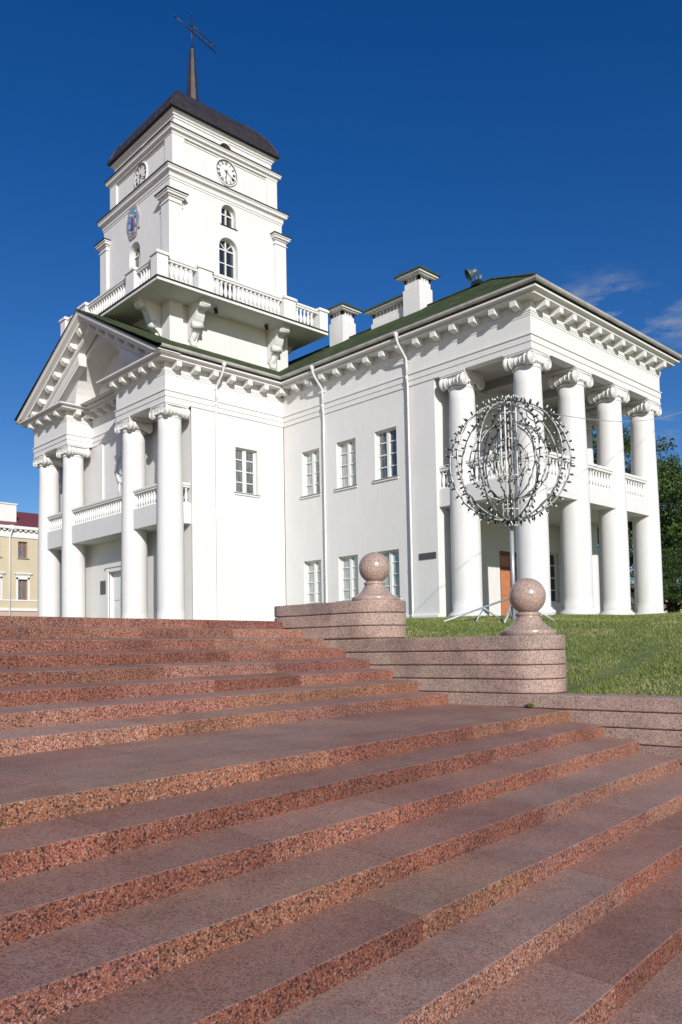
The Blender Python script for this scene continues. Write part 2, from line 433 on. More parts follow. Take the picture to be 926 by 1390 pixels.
for a, b_ in zip(zz[:-1], zz[1:]):
    mb = MB(STF); t_ = -8-random.random()
    while t_ < 9.2:
        L = random.uniform(1.2, 2.0); k = random.uniform(.80, 1.05); mb.tint = (k*1.03, k, k)
        e = .012; A, B = t_, t_+L-.005; s0, s1 = SW, SW+.40
        v = [(s0+e, A, b_+.008), (s1, A, b_+.008), (s1, B, b_+.008), (s0+e, B, b_+.008), (s0, A, b_+.008+e), (s0, B, b_+.008+e), (s0, A, a-.002-e), (s0, B, a-.002-e),
             (s0+e, A, a-.002), (s1, A, a-.002), (s1, B, a-.002), (s0+e, B, a-.002)]
        mb.add(v, [(0, 1, 2, 3), (0, 3, 5, 4), (4, 5, 7, 6), (6, 7, 11, 8), (8, 11, 10, 9), (0, 4, 6, 8, 9, 1), (3, 2, 10, 11, 7, 5), (1, 9, 10, 2)])
        t_ += L
    mb.tint = (.5, .45, .45); mb.box(SW+.03, SW+.38, -9, 9.2, b_-.01, a-.02)
    obj('stone_course', mb, 'pink', rw)

# ------------------------------------------------------------------ ground
def sm(x): x = max(0, min(1, x)); return x*x*(3-2*x)
def lawn_z(x, y):
    s_, t_ = st(x, y)
    zw = -.70 if t_ < 4.4 else -.70+1.12*min(1, (t_-4.4)/4.4)
    k = max(0, min(1, (s_-9.5)/12.5)); k = 1-(1-k)**1.6
    return zw+(.70-zw)*k + .018*sin(x*1.7+y*.9)+.014*sin(x*.6-y*2.1)
def sheet(name, pts, faces, mat, kind='structure', label=None):
    mb = MB(); mb.add(pts, faces); return top(name, mb, mat, (0, 0, 0), label, None, None, kind, recalc=False)
P = [STF(-250, 9.5, .445), STF(11.5, 9.5, .445), STF(11.5, 15, .70), STF(-250, 15, .70), STF(11.5, 420, .705), STF(-250, 420, .705)]
sheet('plaza', P, [(0, 1, 2, 3), (3, 2, 4, 5)], 'paving')
sheet('pavement', [STF(-60, -60, -2.62), STF(9.2, -60, -2.62), STF(9.2, .5, -2.62), STF(-60, .5, -2.62)], [(0, 1, 2, 3)], 'paving')
ss = list(np.arange(9.46, 16, .25))+list(np.arange(16, 30, .8))+list(np.arange(30, 90, 5)); ts = list(np.arange(-30, 3, 2))+list(np.arange(3, 14, .4))+list(np.arange(14, 60, 3))
mb = MB(); pts = []
for s_ in ss:
    for t_ in ts:
        x, y, _ = STF(s_, t_, 0); pts.append((x, y, lawn_z(x, y)))
nT = len(ts)
mb.add(pts, [(i*nT+j, (i+1)*nT+j, (i+1)*nT+j+1, i*nT+j+1) for i in range(len(ss)-1) for j in range(nT-1)], True)
top('ground', mb, 'soil', (0, 0, 0), None, None, None, 'structure', recalc=False)
sheet('far_ground', [STF(84, -250, .68), STF(600, -250, .68), STF(600, 600, .68), STF(84, 600, .68), STF(11, 56, .68), STF(84, 56, .68), STF(11, 600, .68)], [(0, 1, 2, 3), (4, 5, 3, 6)], 'soil')
# grass blades on the part of the bank near enough to read
nb = 150000
V = np.zeros((nb*3, 3)); TN = np.zeros(nb*3)
cnt = 0
pn = rng.random((40, 2))*np.array([16, 16])
while cnt < nb:
    m_ = 40000
    s_ = 9.5+(rng.random(m_)**1.25)*14; t_ = -1.5+rng.random(m_)*12.2
    x = SV[0]*s_+TV[0]*t_; y = SV[1]*s_+TV[1]*t_
    ok = ~((x > 19.0) & (y > 11.9)) & (y/x < .97) & (y/x > .0) & ~((s_ < SW+.95) & (t_ > 4.38))
    x, y, s_, t_ = x[ok], y[ok], s_[ok], t_[ok]
    for xx, yy in zip(x, y):
        if cnt >= nb: break
        z = lawn_z(xx, yy); a = random.uniform(0, 2*pi)
        patch = sin(xx*2.3+sin(yy*3.1)*1.3)+sin(yy*2.9+xx*1.1)
        h = random.uniform(.018, .040)*(1+.30*max(0, patch)); w = random.uniform(.005, .009)
        lx, ly = random.uniform(-.03, .03), random.uniform(-.03, .03)
        V[cnt*3] = (xx-w*cos(a), yy-w*sin(a), z-.005); V[cnt*3+1] = (xx+w*cos(a), yy+w*sin(a), z-.005); V[cnt*3+2] = (xx+lx, yy+ly, z+h)
        TN[cnt*3:cnt*3+3] = min(1, max(0, random.gauss(.42, .2)+(.28 if patch < -.7 else 0)))
        cnt += 1
def raw_mesh(name, V, k, mats, TN=None, smooth=False):
    n = len(V)//k; me = bpy.data.meshes.new(name)
    me.vertices.add(len(V)); me.vertices.foreach_set('co', np.asarray(V, dtype=np.float32).ravel())
    me.loops.add(len(V)); me.loops.foreach_set('vertex_index', np.arange(len(V), dtype=np.int32))
    me.polygons.add(n); me.polygons.foreach_set('loop_start', np.arange(0, len(V), k, dtype=np.int32)); me.polygons.foreach_set('loop_total', np.full(n, k, dtype=np.int32))
    me.update(calc_edges=True)
    for m_ in mats: me.materials.append(M[m_])
    if TN is not None:
        at = me.color_attributes.new('Tint', 'FLOAT_COLOR', 'CORNER'); c_ = np.repeat(np.asarray(TN)[:, None], 4, 1); c_[:, 3] = 1
        at.data.foreach_set('color', c_.astype(np.float32).ravel())
    return me
g = bpy.data.objects.new('grass', raw_mesh('grass', V, 3, ['grass'], TN)); COL.objects.link(g)
tag(g, 'short mown grass on the bank between the granite walls and the white hall', 'grass', None, 'stuff')

mb = MB()
for k in range(46):
    a = random.uniform(0, 2*pi); r = random.uniform(0, .03); x0, y0, z0 = STF(SW-.04+r*cos(a)*.6, 4.62+r*sin(a)*1.5, -.765); L_ = random.uniform(.02, .06)
    lx, ly = random.uniform(-.05, .05), random.uniform(-.05, .05); w_ = .006
    mb.tint = (random.uniform(0, .35),)*3
    mb.add([(x0-w_, y0, z0), (x0+w_, y0-w_, z0), (x0+lx*.6+w_, y0+ly*.6, z0+L_*.7), (x0+lx, y0+ly, z0+L_), (x0+lx*.6-w_, y0+ly*.6+w_, z0+L_*.7)], [(0, 1, 2, 3, 4)])
top('weed_tuft', mb, 'grass', STF(SW-.06, 4.62, -.765), 'small green weed growing where the landing meets the granite wall', 'weed', recalc=False)

# ================================================================== THE HALL
Z0 = .73
hall = thing('town_hall', (20, 24, Z0), 'white neoclassical town hall with Ionic porticoes, green shingle roofs and a square clock tower', 'town hall')
# plan of the entablature face (outside on the right of travel)
XL, YL0, YL1, YL2, YL3 = 14.12, 22.80, 26.08, 30.03, 33.10
XR, XC, YP, XE = 15.19, 19.17, 12.07, 27.22
front = [(XC, YL0), (XL, YL0), (XL, YL1), (XR, YL1), (XR, YL2), (XL, YL2), (XL, YL3), (20, YL3)][::-1]   # travelled so the outside lies right
# reversed: from the far side of the left wing round its front to the inner corner, then on along the right wing
plan = front + [(XC, YP), (XE, YP), (XE, YL3)]
def rh_outside(path):                                   # make sure outside is on the right
    return path
ARC = [(-.3, 8.26), (0, 8.26), (0, 8.425), (.022, 8.43), (.022, 8.60), (.055, 8.615), (.055, 8.645), (0, 8.66), (0, 9.165), (.014, 9.168), (.014, 9.22), (.028, 9.225), (.028, 9.275), (.045, 9.28), (.045, 9.345), (.03, 9.355), (.03, 9.56), (.385, 9.565),
       (.385, 9.60), (.355, 9.605), (.355, 9.64), (.40, 9.655), (.44, 9.672), (.51, 9.68), (.51, 9.73), (.48, 9.737), (-.3, 9.80)]
mb = MB(); mb.sweep(plan, ARC, matf=lambda a: 1 if a in (24, 25) else 0)
obj('entablature', mb, ['white2', 'flash'], hall)
ent = [o for o in bpy.data.objects if o.name == 'entablature'][0]
_m = MB(); _m.extr([(-.10, .02, -.05), (-.10, .12, -.055), (-.10, .24, -.025), (-.10, .30, -.008), (-.10, .365, -.006), (-.10, .372, .1655), (-.10, .02, .1655)], (.20, 0, 0))
me_mod = _m.mesh('modillion', ['white2'], (0, 0, 0), True)
def modillions(a, b_, sp=.735, inset=.32):
    a = np.array(a, float); b_ = np.array(b_, float); L = np.linalg.norm(b_-a); d = (b_-a)/L; n_ = np.array([d[1], -d[0]])
    k = max(1, round((L-2*inset)/sp)) if L > 1 else 1
    for i in range(k+1):
        q = inset+(L-2*inset)*i/k if k else L/2
        c_ = a+d*q
        inst('modillion', me_mod, ent, (c_[0], c_[1], 9.40), atan2(n_[1], n_[0])-pi/2)
for a, b_ in zip(plan[:-1], plan[1:]):
    if a[0] > 27 and b_[1] > 30 or a[0] == 20: continue
    modillions(a, b_)
# core of the entablature (fills the blocks over the column pairs and the loggia edge)
mb = MB()
mb.box(XL+.1, XR+.3, YL0+.1, YL1-.1, 8.262, 9.74); obj('entablature_core', mb, 'white', hall)
mb = MB(); mb.box(XL+.1, XR+.3, YL2+.1, YL3-.1, 8.262, 9.74); obj('entablature_core', mb, 'white', hall)
# ceiling of the loggia: beams and sunk panels
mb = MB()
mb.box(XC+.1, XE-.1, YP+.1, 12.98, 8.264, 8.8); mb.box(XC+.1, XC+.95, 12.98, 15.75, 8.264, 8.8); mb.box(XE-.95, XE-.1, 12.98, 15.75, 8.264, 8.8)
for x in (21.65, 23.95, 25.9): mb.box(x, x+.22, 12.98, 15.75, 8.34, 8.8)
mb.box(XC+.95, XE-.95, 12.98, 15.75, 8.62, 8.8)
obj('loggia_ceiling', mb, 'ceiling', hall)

# --- walls with openings
WIN = []     # (frame, u0,u1,z0,z1,kind)
def slab_wall(F, u0, u1, z0, z1, ops, depth=.22, name='wall'):
    mb = MB(F); mb.wall(u0, u1, z0, z1, ops, depth); return obj(name, mb, 'white', hall, recalc=False)
# right wing long wall, faces -x : u runs along -y so that it reads left to right
FW = FR((XC+.03, YL0, 0), (0, -1, 0), (-1, 0, 0))
wy = [(20.87, 21.80), (19.04, 19.99), (17.18, 18.15)]
ops = []
for y0, y1 in wy:
    ops.append((YL0-y1, YL0-y0, 5.50, 7.12)); ops.append((YL0-y1, YL0-y0, 1.60, 3.13))
slab_wall(FW, 0, YL0-15.6, Z0-.4, 8.30, ops, .20)
# left wing side wall, faces -y : u along +x
FS = FR((XR-.05, YL0+.03, 0), (1, 0, 0), (0, -1, 0))
slab_wall(FS, 0, XC+.03-XR+.05, Z0-.4, 8.30, [(16.98-XR+.05, 17.96-XR+.05, 5.56, 7.18)], .20)
# left front wall faces -x : u along -y from far
FL = FR((XR+.03, YL3, 0), (0, -1, 0), (-1, 0, 0))
dU = lambda y: YL3-y
ops = [(dU(28.72), dU(27.2), Z0-.39, 3.1), (dU(32.3), dU(31.3), 1.5, 3.2), (dU(25.1), dU(24.1), 1.5, 3.2), (dU(32.25), dU(31.35), 5.0, 7.4), (dU(25.05), dU(24.15), 5.0, 7.4)]
slab_wall(FL, 0, YL3-YL0-.03, Z0-.4, 8.30, ops, .25)
# loggia back wall faces -y
FB = FR((XC+.03, 15.60, 0), (1, 0, 0), (0, -1, 0))
ops = [(22.45-XC-.03, 23.95-XC-.03, Z0-.39, 3.15), (25.2-XC-.03, 26.2-XC-.03, 1.5, 3.3), (20.1-XC-.03, 21.0-XC-.03, 5.0, 7.3), (22.7-XC-.03, 23.7-XC-.03, 4.83, 7.3), (25.2-XC-.03, 26.2-XC-.03, 5.0, 7.3)]
slab_wall(FB, 0, XE-.03-XC-.03, Z0-.4, 8.62, ops, .25)
# hidden sides
mb = MB()
mb.add([(XE-.03, 15.6, Z0-.4), (XE-.03, YL3, Z0-.4), (XE-.03, YL3, 8.3), (XE-.03, 15.6, 8.3), (XL+1.15, YL3, Z0-.4), (XL+1.15, YL3, 8.3)], [(0, 1, 2, 3), (1, 4, 5, 2)])
obj('wall', mb, 'white', hall, recalc=False)
# corner pier of the long wall (slightly proud) and pier on the left wing's corner
for b6 in ((XR-.045, XR+.027, 26.6, 27.02, 4.985, 8.262), (XR-.045, XR+.027, 29.1, 29.52, 4.985, 8.262), (XC+.032, XC+.56, 15.575, 15.598, Z0-.3, 8.262)):
    mb = MB(); mb.box(*b6); obj('pilaster', mb, 'white2', hall)
# low plinth band
mb = MB(); mb.sweep([(XR-.02, 33), (XR-.02, YL0), (XC, YL0), (XC, 15.58)], [(-.05, Z0-.3), (.05, Z0-.3), (.05, Z0+.22), (.02, Z0+.26), (-.05, Z0+.26)])
obj('plinth', mb, 'white2', hall)

# --- windows
def window(F, u0, u1, z0, z1, cols=2, rows=4, depth=.13, arch=False, glassm='glass_c', sill=True, sashm='sash', fan=False, bar=.05, name='window'):
    W_ = u1-u0; mb = MB(F); w0, w1 = -depth-.05, -depth
    fr = .055
    if not arch:
        mb.box(u0, u0+fr, w0, w1, z0, z1); mb.box(u1-fr, u1, w0, w1, z0, z1); mb.box(u0+fr, u1-fr, w0, w1, z1-fr, z1); mb.box(u0+fr, u1-fr, w0, w1, z0, z0+fr)
        for c_ in range(1, cols):
            x = u0+W_*c_/cols; mb.box(x-bar, x+bar, w0, w1+.012, z0+fr, z1-fr)
        for r in range(1, rows):
            z = z0+(z1-z0)*r/rows
            for c_ in range(cols):
                a = u0+W_*c_/cols+(bar if c_ else fr); b_ = u0+W_*(c_+1)/cols-(bar if c_ < cols-1 else fr); mb.box(a, b_, w0+.01, w1-.008, z-.018, z+.018)
        # casement stiles
        for c_ in range(cols):
            a = u0+W_*c_/cols+(bar if c_ else fr); b_ = u0+W_*(c_+1)/cols-(bar if c_ < cols-1 else fr)
            for x in (a, b_-.03): mb.box(x, x+.03, w0+.008, w1-.012, z0+fr, z1-fr)
    else:
        r_ = W_/2; zc = z1-r_; cx_ = (u0+u1)/2
        mb.box(u0, u0+fr, w0, w1, z0, zc); mb.box(u1-fr, u1, w0, w1, z0, zc); mb.box(u0+fr, u1-fr, w0, w1, z0, z0+fr); mb.box(u0+fr, u1-fr, w0, w1, zc-.025, zc+.025)
        n = 14
        for k in range(n):
            a0, a1 = pi*k/n, pi*(k+1)/n
            q = [(cx_+rr*cos(a), w, zc+rr*sin(a)) for (rr, a) in ((r_, a0), (r_, a1), (r_-fr, a1), (r_-fr, a0)) for w in (w1,)]
            mb.extr(q, (0, w0-w1, 0))
        mb.box(cx_-.025, cx_+.025, w0, w1, z0+fr, z1-fr)
        for r in range(1, rows):
            z = z0+(zc-z0)*r/rows; mb.box(u0+fr, u1-fr, w0+.01, w1-.01, z-.018, z+.018)
        if fan:
            for a in (pi/4, 3*pi/4):
                d = np.array([cos(a), sin(a)]); nn = np.array([-d[1], d[0]])*.016
                p0 = np.array([cx_, zc]); p1 = p0+d*(r_-.03)
                q = [p0-nn, p1-nn, p1+nn, p0+nn]; mb.extr([(a_[0], w1-.004, a_[1]) for a_ in q], (0, -.03, 0))
    o = obj(name, mb, sashm, hall)
    mb = MB(F); wp = w0+.004
    if not arch: mb.add([(u0, wp, z0), (u1, wp, z0), (u1, wp, z1), (u0, wp, z1)], [(0, 1, 2, 3)])
    else:
        r_ = W_/2; zc = z1-r_; cx_ = (u0+u1)/2
        pl = [(u0, wp, z0), (u1, wp, z0)]+[(cx_+r_*cos(pi*k/14), wp, zc+r_*sin(pi*k/14)) for k in range(15)]
        mb.add(pl, [tuple(range(len(pl)))])
    obj('pane', mb, glassm, o, recalc=False)
    if sill:
        mb = MB(F); mb.extr([(u0-.08, -depth-.02, z0+.03), (u0-.08, .065, z0-.005), (u0-.08, .065, z0-.03), (u0-.08, -depth-.02, z0-.01)], (W_+.16, 0, 0))
        obj('sill', mb, 'sill', o)
        mb = MB(F); mb.box(u0-.06, u1+.06, .001, .045, z0-.085, z0-.034); obj('sill_course', mb, 'white2', o)
    return o
for i, (y0, y1) in enumerate(wy):
    window(FW, YL0-y1, YL0-y0, 5.50, 7.12, glassm='glass_c' if i < 2 else 'glass_m'); window(FW, YL0-y1, YL0-y0, 1.60, 3.13, glassm='glass_c')
window(FS, 16.98-XR+.05, 17.96-XR+.05, 5.56, 7.18, glassm='glass_m')
for o_ in [(dU(32.3), dU(31.3), 1.5, 3.2), (dU(25.1), dU(24.1), 1.5, 3.2), (dU(32.25), dU(31.35), 5.0, 7.4), (dU(25.05), dU(24.15), 5.0, 7.4)]: window(FL, *o_, glassm='glass_c')
for o_ in [(25.2-XC-.03, 26.2-XC-.03, 1.5, 3.3), (20.1-XC-.03, 21.0-XC-.03, 5.0, 7.3), (22.7-XC-.03, 23.7-XC-.03, 4.83, 7.3), (25.2-XC-.03, 26.2-XC-.03, 5.0, 7.3)]: window(FB, *o_, glassm='glass', sill=False)
# doors
mb = MB(FB); a = 22.45-XC-.03; b_ = 23.95-XC-.03
mb.box(a, a+.10, -.2, -.05, Z0, 3.15); mb.box(b_-.10, b_, -.2, -.05, Z0, 3.15); mb.box(a+.1, b_-.1, -.2, -.05, 3.03, 3.15); mb.box(a+.1, b_-.1, -.2, -.07, 2.56, 2.64)
d_ = obj('door', mb, 'wood_dark', hall, label='brown wooden door in the loggia')
mb = MB(FB)
for q in (0, 1):
    x0 = a+.10+q*(b_-a-.2)/2; x1 = x0+(b_-a-.2)/2-.006
    mb.box(x0, x1, -.2, -.12, Z0+.02, 2.56)
    for zz0, zz1 in ((.95, 1.55), (1.66, 2.45)): mb.box(x0+.09, x1-.09, -.121, -.100, zz0, zz1)
mb.box(a+.1, b_-.1, -.2, -.13, 2.64, 3.03)
obj('door_leaf', mb, 'wood', d_)
mb = MB(FB); mb.lathe(((a+b_)/2-.06, -.09, 1.75), [(.014, -.03), (.014, .03), (.03, .035), (.03, .06), (.001, .062)], 12, 1); mb.box((a+b_)/2-.075, (a+b_)/2-.045, -.119, -.1, 1.6, 1.9); obj('handle', mb, 'steel', d_)
mb = MB(FL); a, b_ = dU(28.72), dU(27.2)
mb.box(a-.16, a, -.02, .06, Z0, 3.26); mb.box(b_, b_+.16, -.02, .06, Z0, 3.26); mb.box(a-.22, b_+.22, -.02, .09, 3.262, 3.40); mb.box(a-.16, b_+.16, -.02, .05, 3.102, 3.26)
d_ = obj('door', mb, 'white2', hall, label='white framed main door under the left balcony')
mb = MB(FL); mb.box(a, (a+b_)/2-.004, -.24, -.17, Z0, 3.1); mb.box((a+b_)/2+.004, b_, -.24, -.17, Z0, 3.1)
for q in (a+.1, (a+b_)/2+.1):
    for z_ in (1.0, 2.0): mb.box(q, q+(b_-a)/2-.2, -.171, -.15, z_, z_+.8)
obj('door_leaf', mb, 'sash', d_)

# --- columns (one shaft mesh with capital and base below it in the tree)
def shaft_mesh(r0=.455, r1=.385, zt=7.80, zb=Z0+.29):
    mb = MB(); pr = []
    H = zt-zb
    for k in range(19):
        q = k/18; r = r0 if q < .25 else r0-(r0-r1)*((q-.25)/.75)**1.55
        pr.append((r, zb+H*q-Z0))
    pr = [(r0+.03, zb-.03-Z0), (r0+.03, zb-Z0)]+pr[0:]+[(r1+.0, zt-.10-Z0+.10)]
    mb.lathe((0, 0, 0), pr, 40, caps=False); return mb.mesh('column', [M_ for M_ in ['white']], (0, 0, 0), True)
def base_mesh():
    mb = MB(); pr = [(.40, -.3), (.585, -.3), (.585, .07)]
    pr += [(.50+.085*cos(a), .155+.085*sin(a)) for a in np.linspace(-pi/2, pi/2, 9)]+[(.497, .25), (.497, .285), (.455, .30)]
    mb.lathe((0, 0, 0), pr, 40, caps=False); return mb.mesh('column_base', ['white2'], (0, 0, 0), True)
def capital_mesh():
    """local: volute faces look along -y, bolsters along +-x; z measured from the hall's floor"""
    z = lambda q: q-Z0
    mb = MB()
    mb.lathe((0, 0, 0), [(.385, z(7.74)), (.385, z(7.78)), (.41, z(7.79)), (.425, z(7.81)), (.41, z(7.83)), (.39, z(7.84)), (.39, z(7.90)), (.42, z(7.93)), (.455, z(7.985)), (.465, z(8.03)), (.44, z(8.06))], 40, caps=False)
    R = .185; cu = .40; zc = z(7.985)
    for s_ in (-1, 1):
        pr = [(.001, -.44), (R-.02, -.44), (R, -.425), (R, -.37), (R-.03, -.34), (R-.045, -.22), (R-.085, -.06), (R-.085, .06), (R-.045, .22), (R-.03, .34), (R, .37), (R, .425), (R-.02, .44), (.001, .44)]
        mb.lathe((s_*cu, 0, zc), pr, 28, 1, caps=False)
        for h in (-.08, .08, -.25, .25):
            rr = R-.078 if abs(h) < .1 else R-.03
            mb.lathe((s_*cu, 0, zc), [(rr-.01, h-.02), (rr+.015, h-.012), (rr+.015, h+.012), (rr-.01, h+.02)], 24, 1, caps=False)
        for f in (-1, 1):                                # raised spiral and eye
            pts = []
            for k in range(46):
                q = k/45; a = pi/2+s_*q*4.6*pi*-1; r = (R-.022)*(1-q*.80)
                pts.append((s_*cu+r*cos(a), f*.448, zc+r*sin(a)))
            mb.tube(pts, [.017*(1-.5*k/45) for k in range(46)], 6)
            mb.lathe((s_*cu, f*.445, zc), [(.001, -.022*1), (.028, -.012), (.028, .012), (.001, .022)], 10, 1, caps=False)
    for f in (-1, 1):                                    # canalis
        n = 12; poly = []
        for k in range(n+1):
            u = -cu+2*cu*k/n; poly.append((u, f*.40, z(8.02)-.035*sin(pi*k/n)+.0))
        poly += [(cu, f*.40, z(8.17)), (-cu, f*.40, z(8.17))]
        mb.extr(poly, (0, f*.045, 0))
        mb.tube([(-cu, f*.445, z(8.155)), (cu, f*.445, z(8.155))], .016, 6)
        for k in range(5):                               # egg course
            u = -.19+.095*k; mb.lathe((u, f*.43, z(7.96)), [(.002, -.05), (.028, -.03), (.036, 0), (.03, .03), (.01, .05)], 10)
    mb.box(-.40, .40, -.39, .39, z(8.06), z(8.17))
    mb.box(-.47, .47, -.455, .455, z(8.172), z(8.215)); mb.box(-.49, .49, -.475, .475, z(8.215), z(8.2605))
    return mb.mesh('capital', ['white2'], (0, 0, 0), True)
me_s, me_b, me_c = shaft_mesh(), base_mesh(), capital_mesh()
def column(x, y, rz):
    c_ = inst('column', me_s, hall, (x, y, Z0), rz)
    for nm, me in (('capital', me_c), ('column_base', me_b)):
        o = bpy.data.objects.new(nm, me); COL.objects.link(o); o.parent = c_
for x in (19.64, 22.02, 24.38, 26.74): column(x, YP+.45, 0)
for x in (19.64, 26.74): column(x, 14.85, 0)
for y in (23.27, 25.64, 30.42, 32.64): column(XL+.45, y, -pi/2)

# --- balustrades
def baluster_mesh(h, r=.062):
    pr = [(.95, 0), (.95, .07), (.6, .09), (.55, .13), (.85, .2), (1.08, .33), (1.0, .45), (.62, .66), (.5, .78), (.62, .82), (.6, .86), (.9, .9), (.95, .93), (.95, 1)]
    mb = MB(); mb.lathe((0, 0, 0), [(a*r, b_*h) for a, b_ in pr], 12); return mb.mesh('baluster', ['white2'], (0, 0, 0), True)
me_bal = baluster_mesh(.56); me_balt = baluster_mesh(.62, .072); me_ball = baluster_mesh(.50, .058)
def balustrade(path, z, h_pl, h_bal, h_rail, w, me, sp, posts=(), skip=None, F=None, post_w=.3, hidden=()):
    """path: list of (x,y); posts at given points"""
    F = F or IDF
    mb = MB(F); a = w/2
    zb = z+h_pl; zt = zb+h_bal
    for p, q in zip(path[:-1], path[1:]):
        p = np.array(p, float); q = np.array(q, float); L = np.linalg.norm(q-p); d = (q-p)/L
        mb2 = [(p-d*a*.0), (q+d*a*.0)]
        mb.sweep([tuple(mb2[0]), tuple(mb2[1])], [(-a*.8, z), (a*.8, z), (a*.8, zb-.02), (a*.6, zb), (-a*.6, zb), (-a*.8, zb-.02)])
        mb.sweep([tuple(mb2[0]), tuple(mb2[1])], [(-a*.75, zt), (a*.75, zt), (a*.75, zt+h_rail*.35), (a, zt+h_rail*.45), (a, zt+h_rail*.85), (a*.85, zt+h_rail), (-a*.85, zt+h_rail), (-a, zt+h_rail*.85), (-a, zt+h_rail*.45), (-a*.75, zt+h_rail*.35)])
    top_ = zt+h_rail
    o = obj('balustrade', mb, 'white2', hall)
    if posts:
        for (x, y, wx, wy_) in posts:
            mb = MB(F)
            mb.box(x-wx, x+wx, y-wy_, y+wy_, z-.001, top_-.06)
            mb.box(x-wx-.05, x+wx+.05, y-wy_-.05, y+wy_+.05, top_-.06, top_+.03); mb.box(x-wx-.02, x+wx+.02, y-wy_-.02, y+wy_+.02, top_+.03, top_+.06)
            obj('balustrade_post', mb, 'white2', o)
    hid = MB(F)
    for k, (p, q) in enumerate(zip(path[:-1], path[1:])):
        p = np.array(p, float); q = np.array(q, float); L = np.linalg.norm(q-p); n = max(1, int(L/sp))
        for i in range(n):
            c_ = p+(q-p)*(i+.5)/n
            if skip and skip(c_): continue
            if k in hidden: hid.lathe((c_[0], c_[1], zb), [(.05, 0), (.07, h_bal*.3), (.035, h_bal*.7), (.05, h_bal)], 8)
            else: inst('baluster', me, o, F(c_[0], c_[1], zb))
    if hid.v: tag(obj('hidden_side_balusters', hid, 'white2', o), kind='stuff')
    return o
# loggia floor slab and balustrade
mb = MB()
mb.box(XC+.13, XE-.13, YP+.15, 15.598, 4.27, 4.80)
obj('balcony_floor', mb, 'white', hall)
cols_b = [(19.64, YP+.45), (22.02, YP+.45), (24.38, YP+.45), (26.74, YP+.45), (19.64, 14.85), (26.74, 14.85)]
skp = lambda c_: any(abs(c_[0]-x)+abs(c_[1]-y) < .52 for x, y in cols_b)
o_ = balustrade([(XC+.28, 15.58), (XC+.28, YP+.30), (XE-.28, YP+.30), (XE-.28, 15.58)], 4.80, .05, .53, .16, .24, me_bal, .175, skip=skp, hidden=(2,))
# left balcony
mb = MB(); mb.box(XL+.20, XR+.03, YL0+.20, YL3-.2, 4.29, 4.98)
obj('balcony_floor', mb, 'white', hall)
cols_l = [(XL+.45, y) for y in (23.27, 25.64, 30.42, 32.64)]
skp2 = lambda c_: any(abs(c_[0]-x)+abs(c_[1]-y) < .50 for x, y in cols_l)
balustrade([(XR, YL3-.32), (XL+.32, YL3-.32), (XL+.32, YL0+.32), (XR, YL0+.32)], 4.98, .04, .50, .16, .24, me_ball, .165, skip=skp2, hidden=(0,))

# --- pediment of the left wing
YM = (YL0+YL3)/2; HALFW = YL3-YM+.56
ZA = 12.80; ZE = 9.74; SL = (ZA-ZE)/HALFW
zr = lambda y: ZA-abs(y-YM)*SL
RK = [(.60, 0), (.60, -.05), (.52, -.09), (.58, -.13), (.56, -.19), (.44, -.24), (.40, -.26), (.40, -.35), (.10, -.355), (.10, -.62), (.04, -.66), (-.25, -.66), (-.25, 0)]
mb = MB()
def raked(ya, yb, prof, mb, matf=None):
    k = len(prof); pts = []; NS = 25
    for y in np.linspace(ya, yb, NS):
        for p, dz in prof: pts.append((XL-p, y, max(zr(y)+dz, min(9.712, zr(y)-.01)) if dz < 0 else zr(y)))
    fs = [(j*k+i, j*k+(i+1) % k, (j+1)*k+(i+1) % k, (j+1)*k+i) for j in range(NS-1) for i in range(k)]+[tuple(range(k))[::-1], tuple(range((NS-1)*k, NS*k))]
    mb.add(pts, fs, False, [matf(i) for j in range(NS-1) for i in range(k)]+[0, 0] if matf else None)
for ya, yb in ((YM-HALFW, YM), (YM, YM+HALFW)): raked(ya, yb, RK, mb, lambda i: 1 if i in (0, 12) else 0)
# inner raking band
BD = [(.05, -1.0), (.05, -1.13), (.03, -1.135), (.03, -1.26), (0, -1.265), (0, -1.40), (-.3, -1.40), (-.3, -.66), (.0, -.66), (.0, -.98)]
BD = [(p, dz+.25) for p, dz in BD]; BD[-3] = (-.3, -.60); BD[-2] = (0, -.60)
raked(YM+1.02, YM+(HALFW-1.0), BD, mb); raked(YM-2.15, YM-(HALFW-1.0), BD, mb)
rkc = obj('raking_cornice', mb, ['white2', 'flash'], hall)
for sg in (-1, 1):
    for k in range(8):
        y = YM+sg*(.42+k*.70)
        if zr(y)-.55 < 9.72: continue
        mb = MB(); pts = []
        for yy in (y-.085, y+.085):
            for p, dz in ((.09, -.53), (.22, -.53), (.34, -.46), (.365, -.352), (.09, -.352)): pts.append((XL-p, yy, zr(yy)+dz))
        mb.add(pts, [(0, 1, 2, 3, 4), (9, 8, 7, 6, 5)]+[(i, (i+1) % 5, 5+(i+1) % 5, 5+i) for i in range(5)])
        obj('modillion', mb, 'white2', rkc)
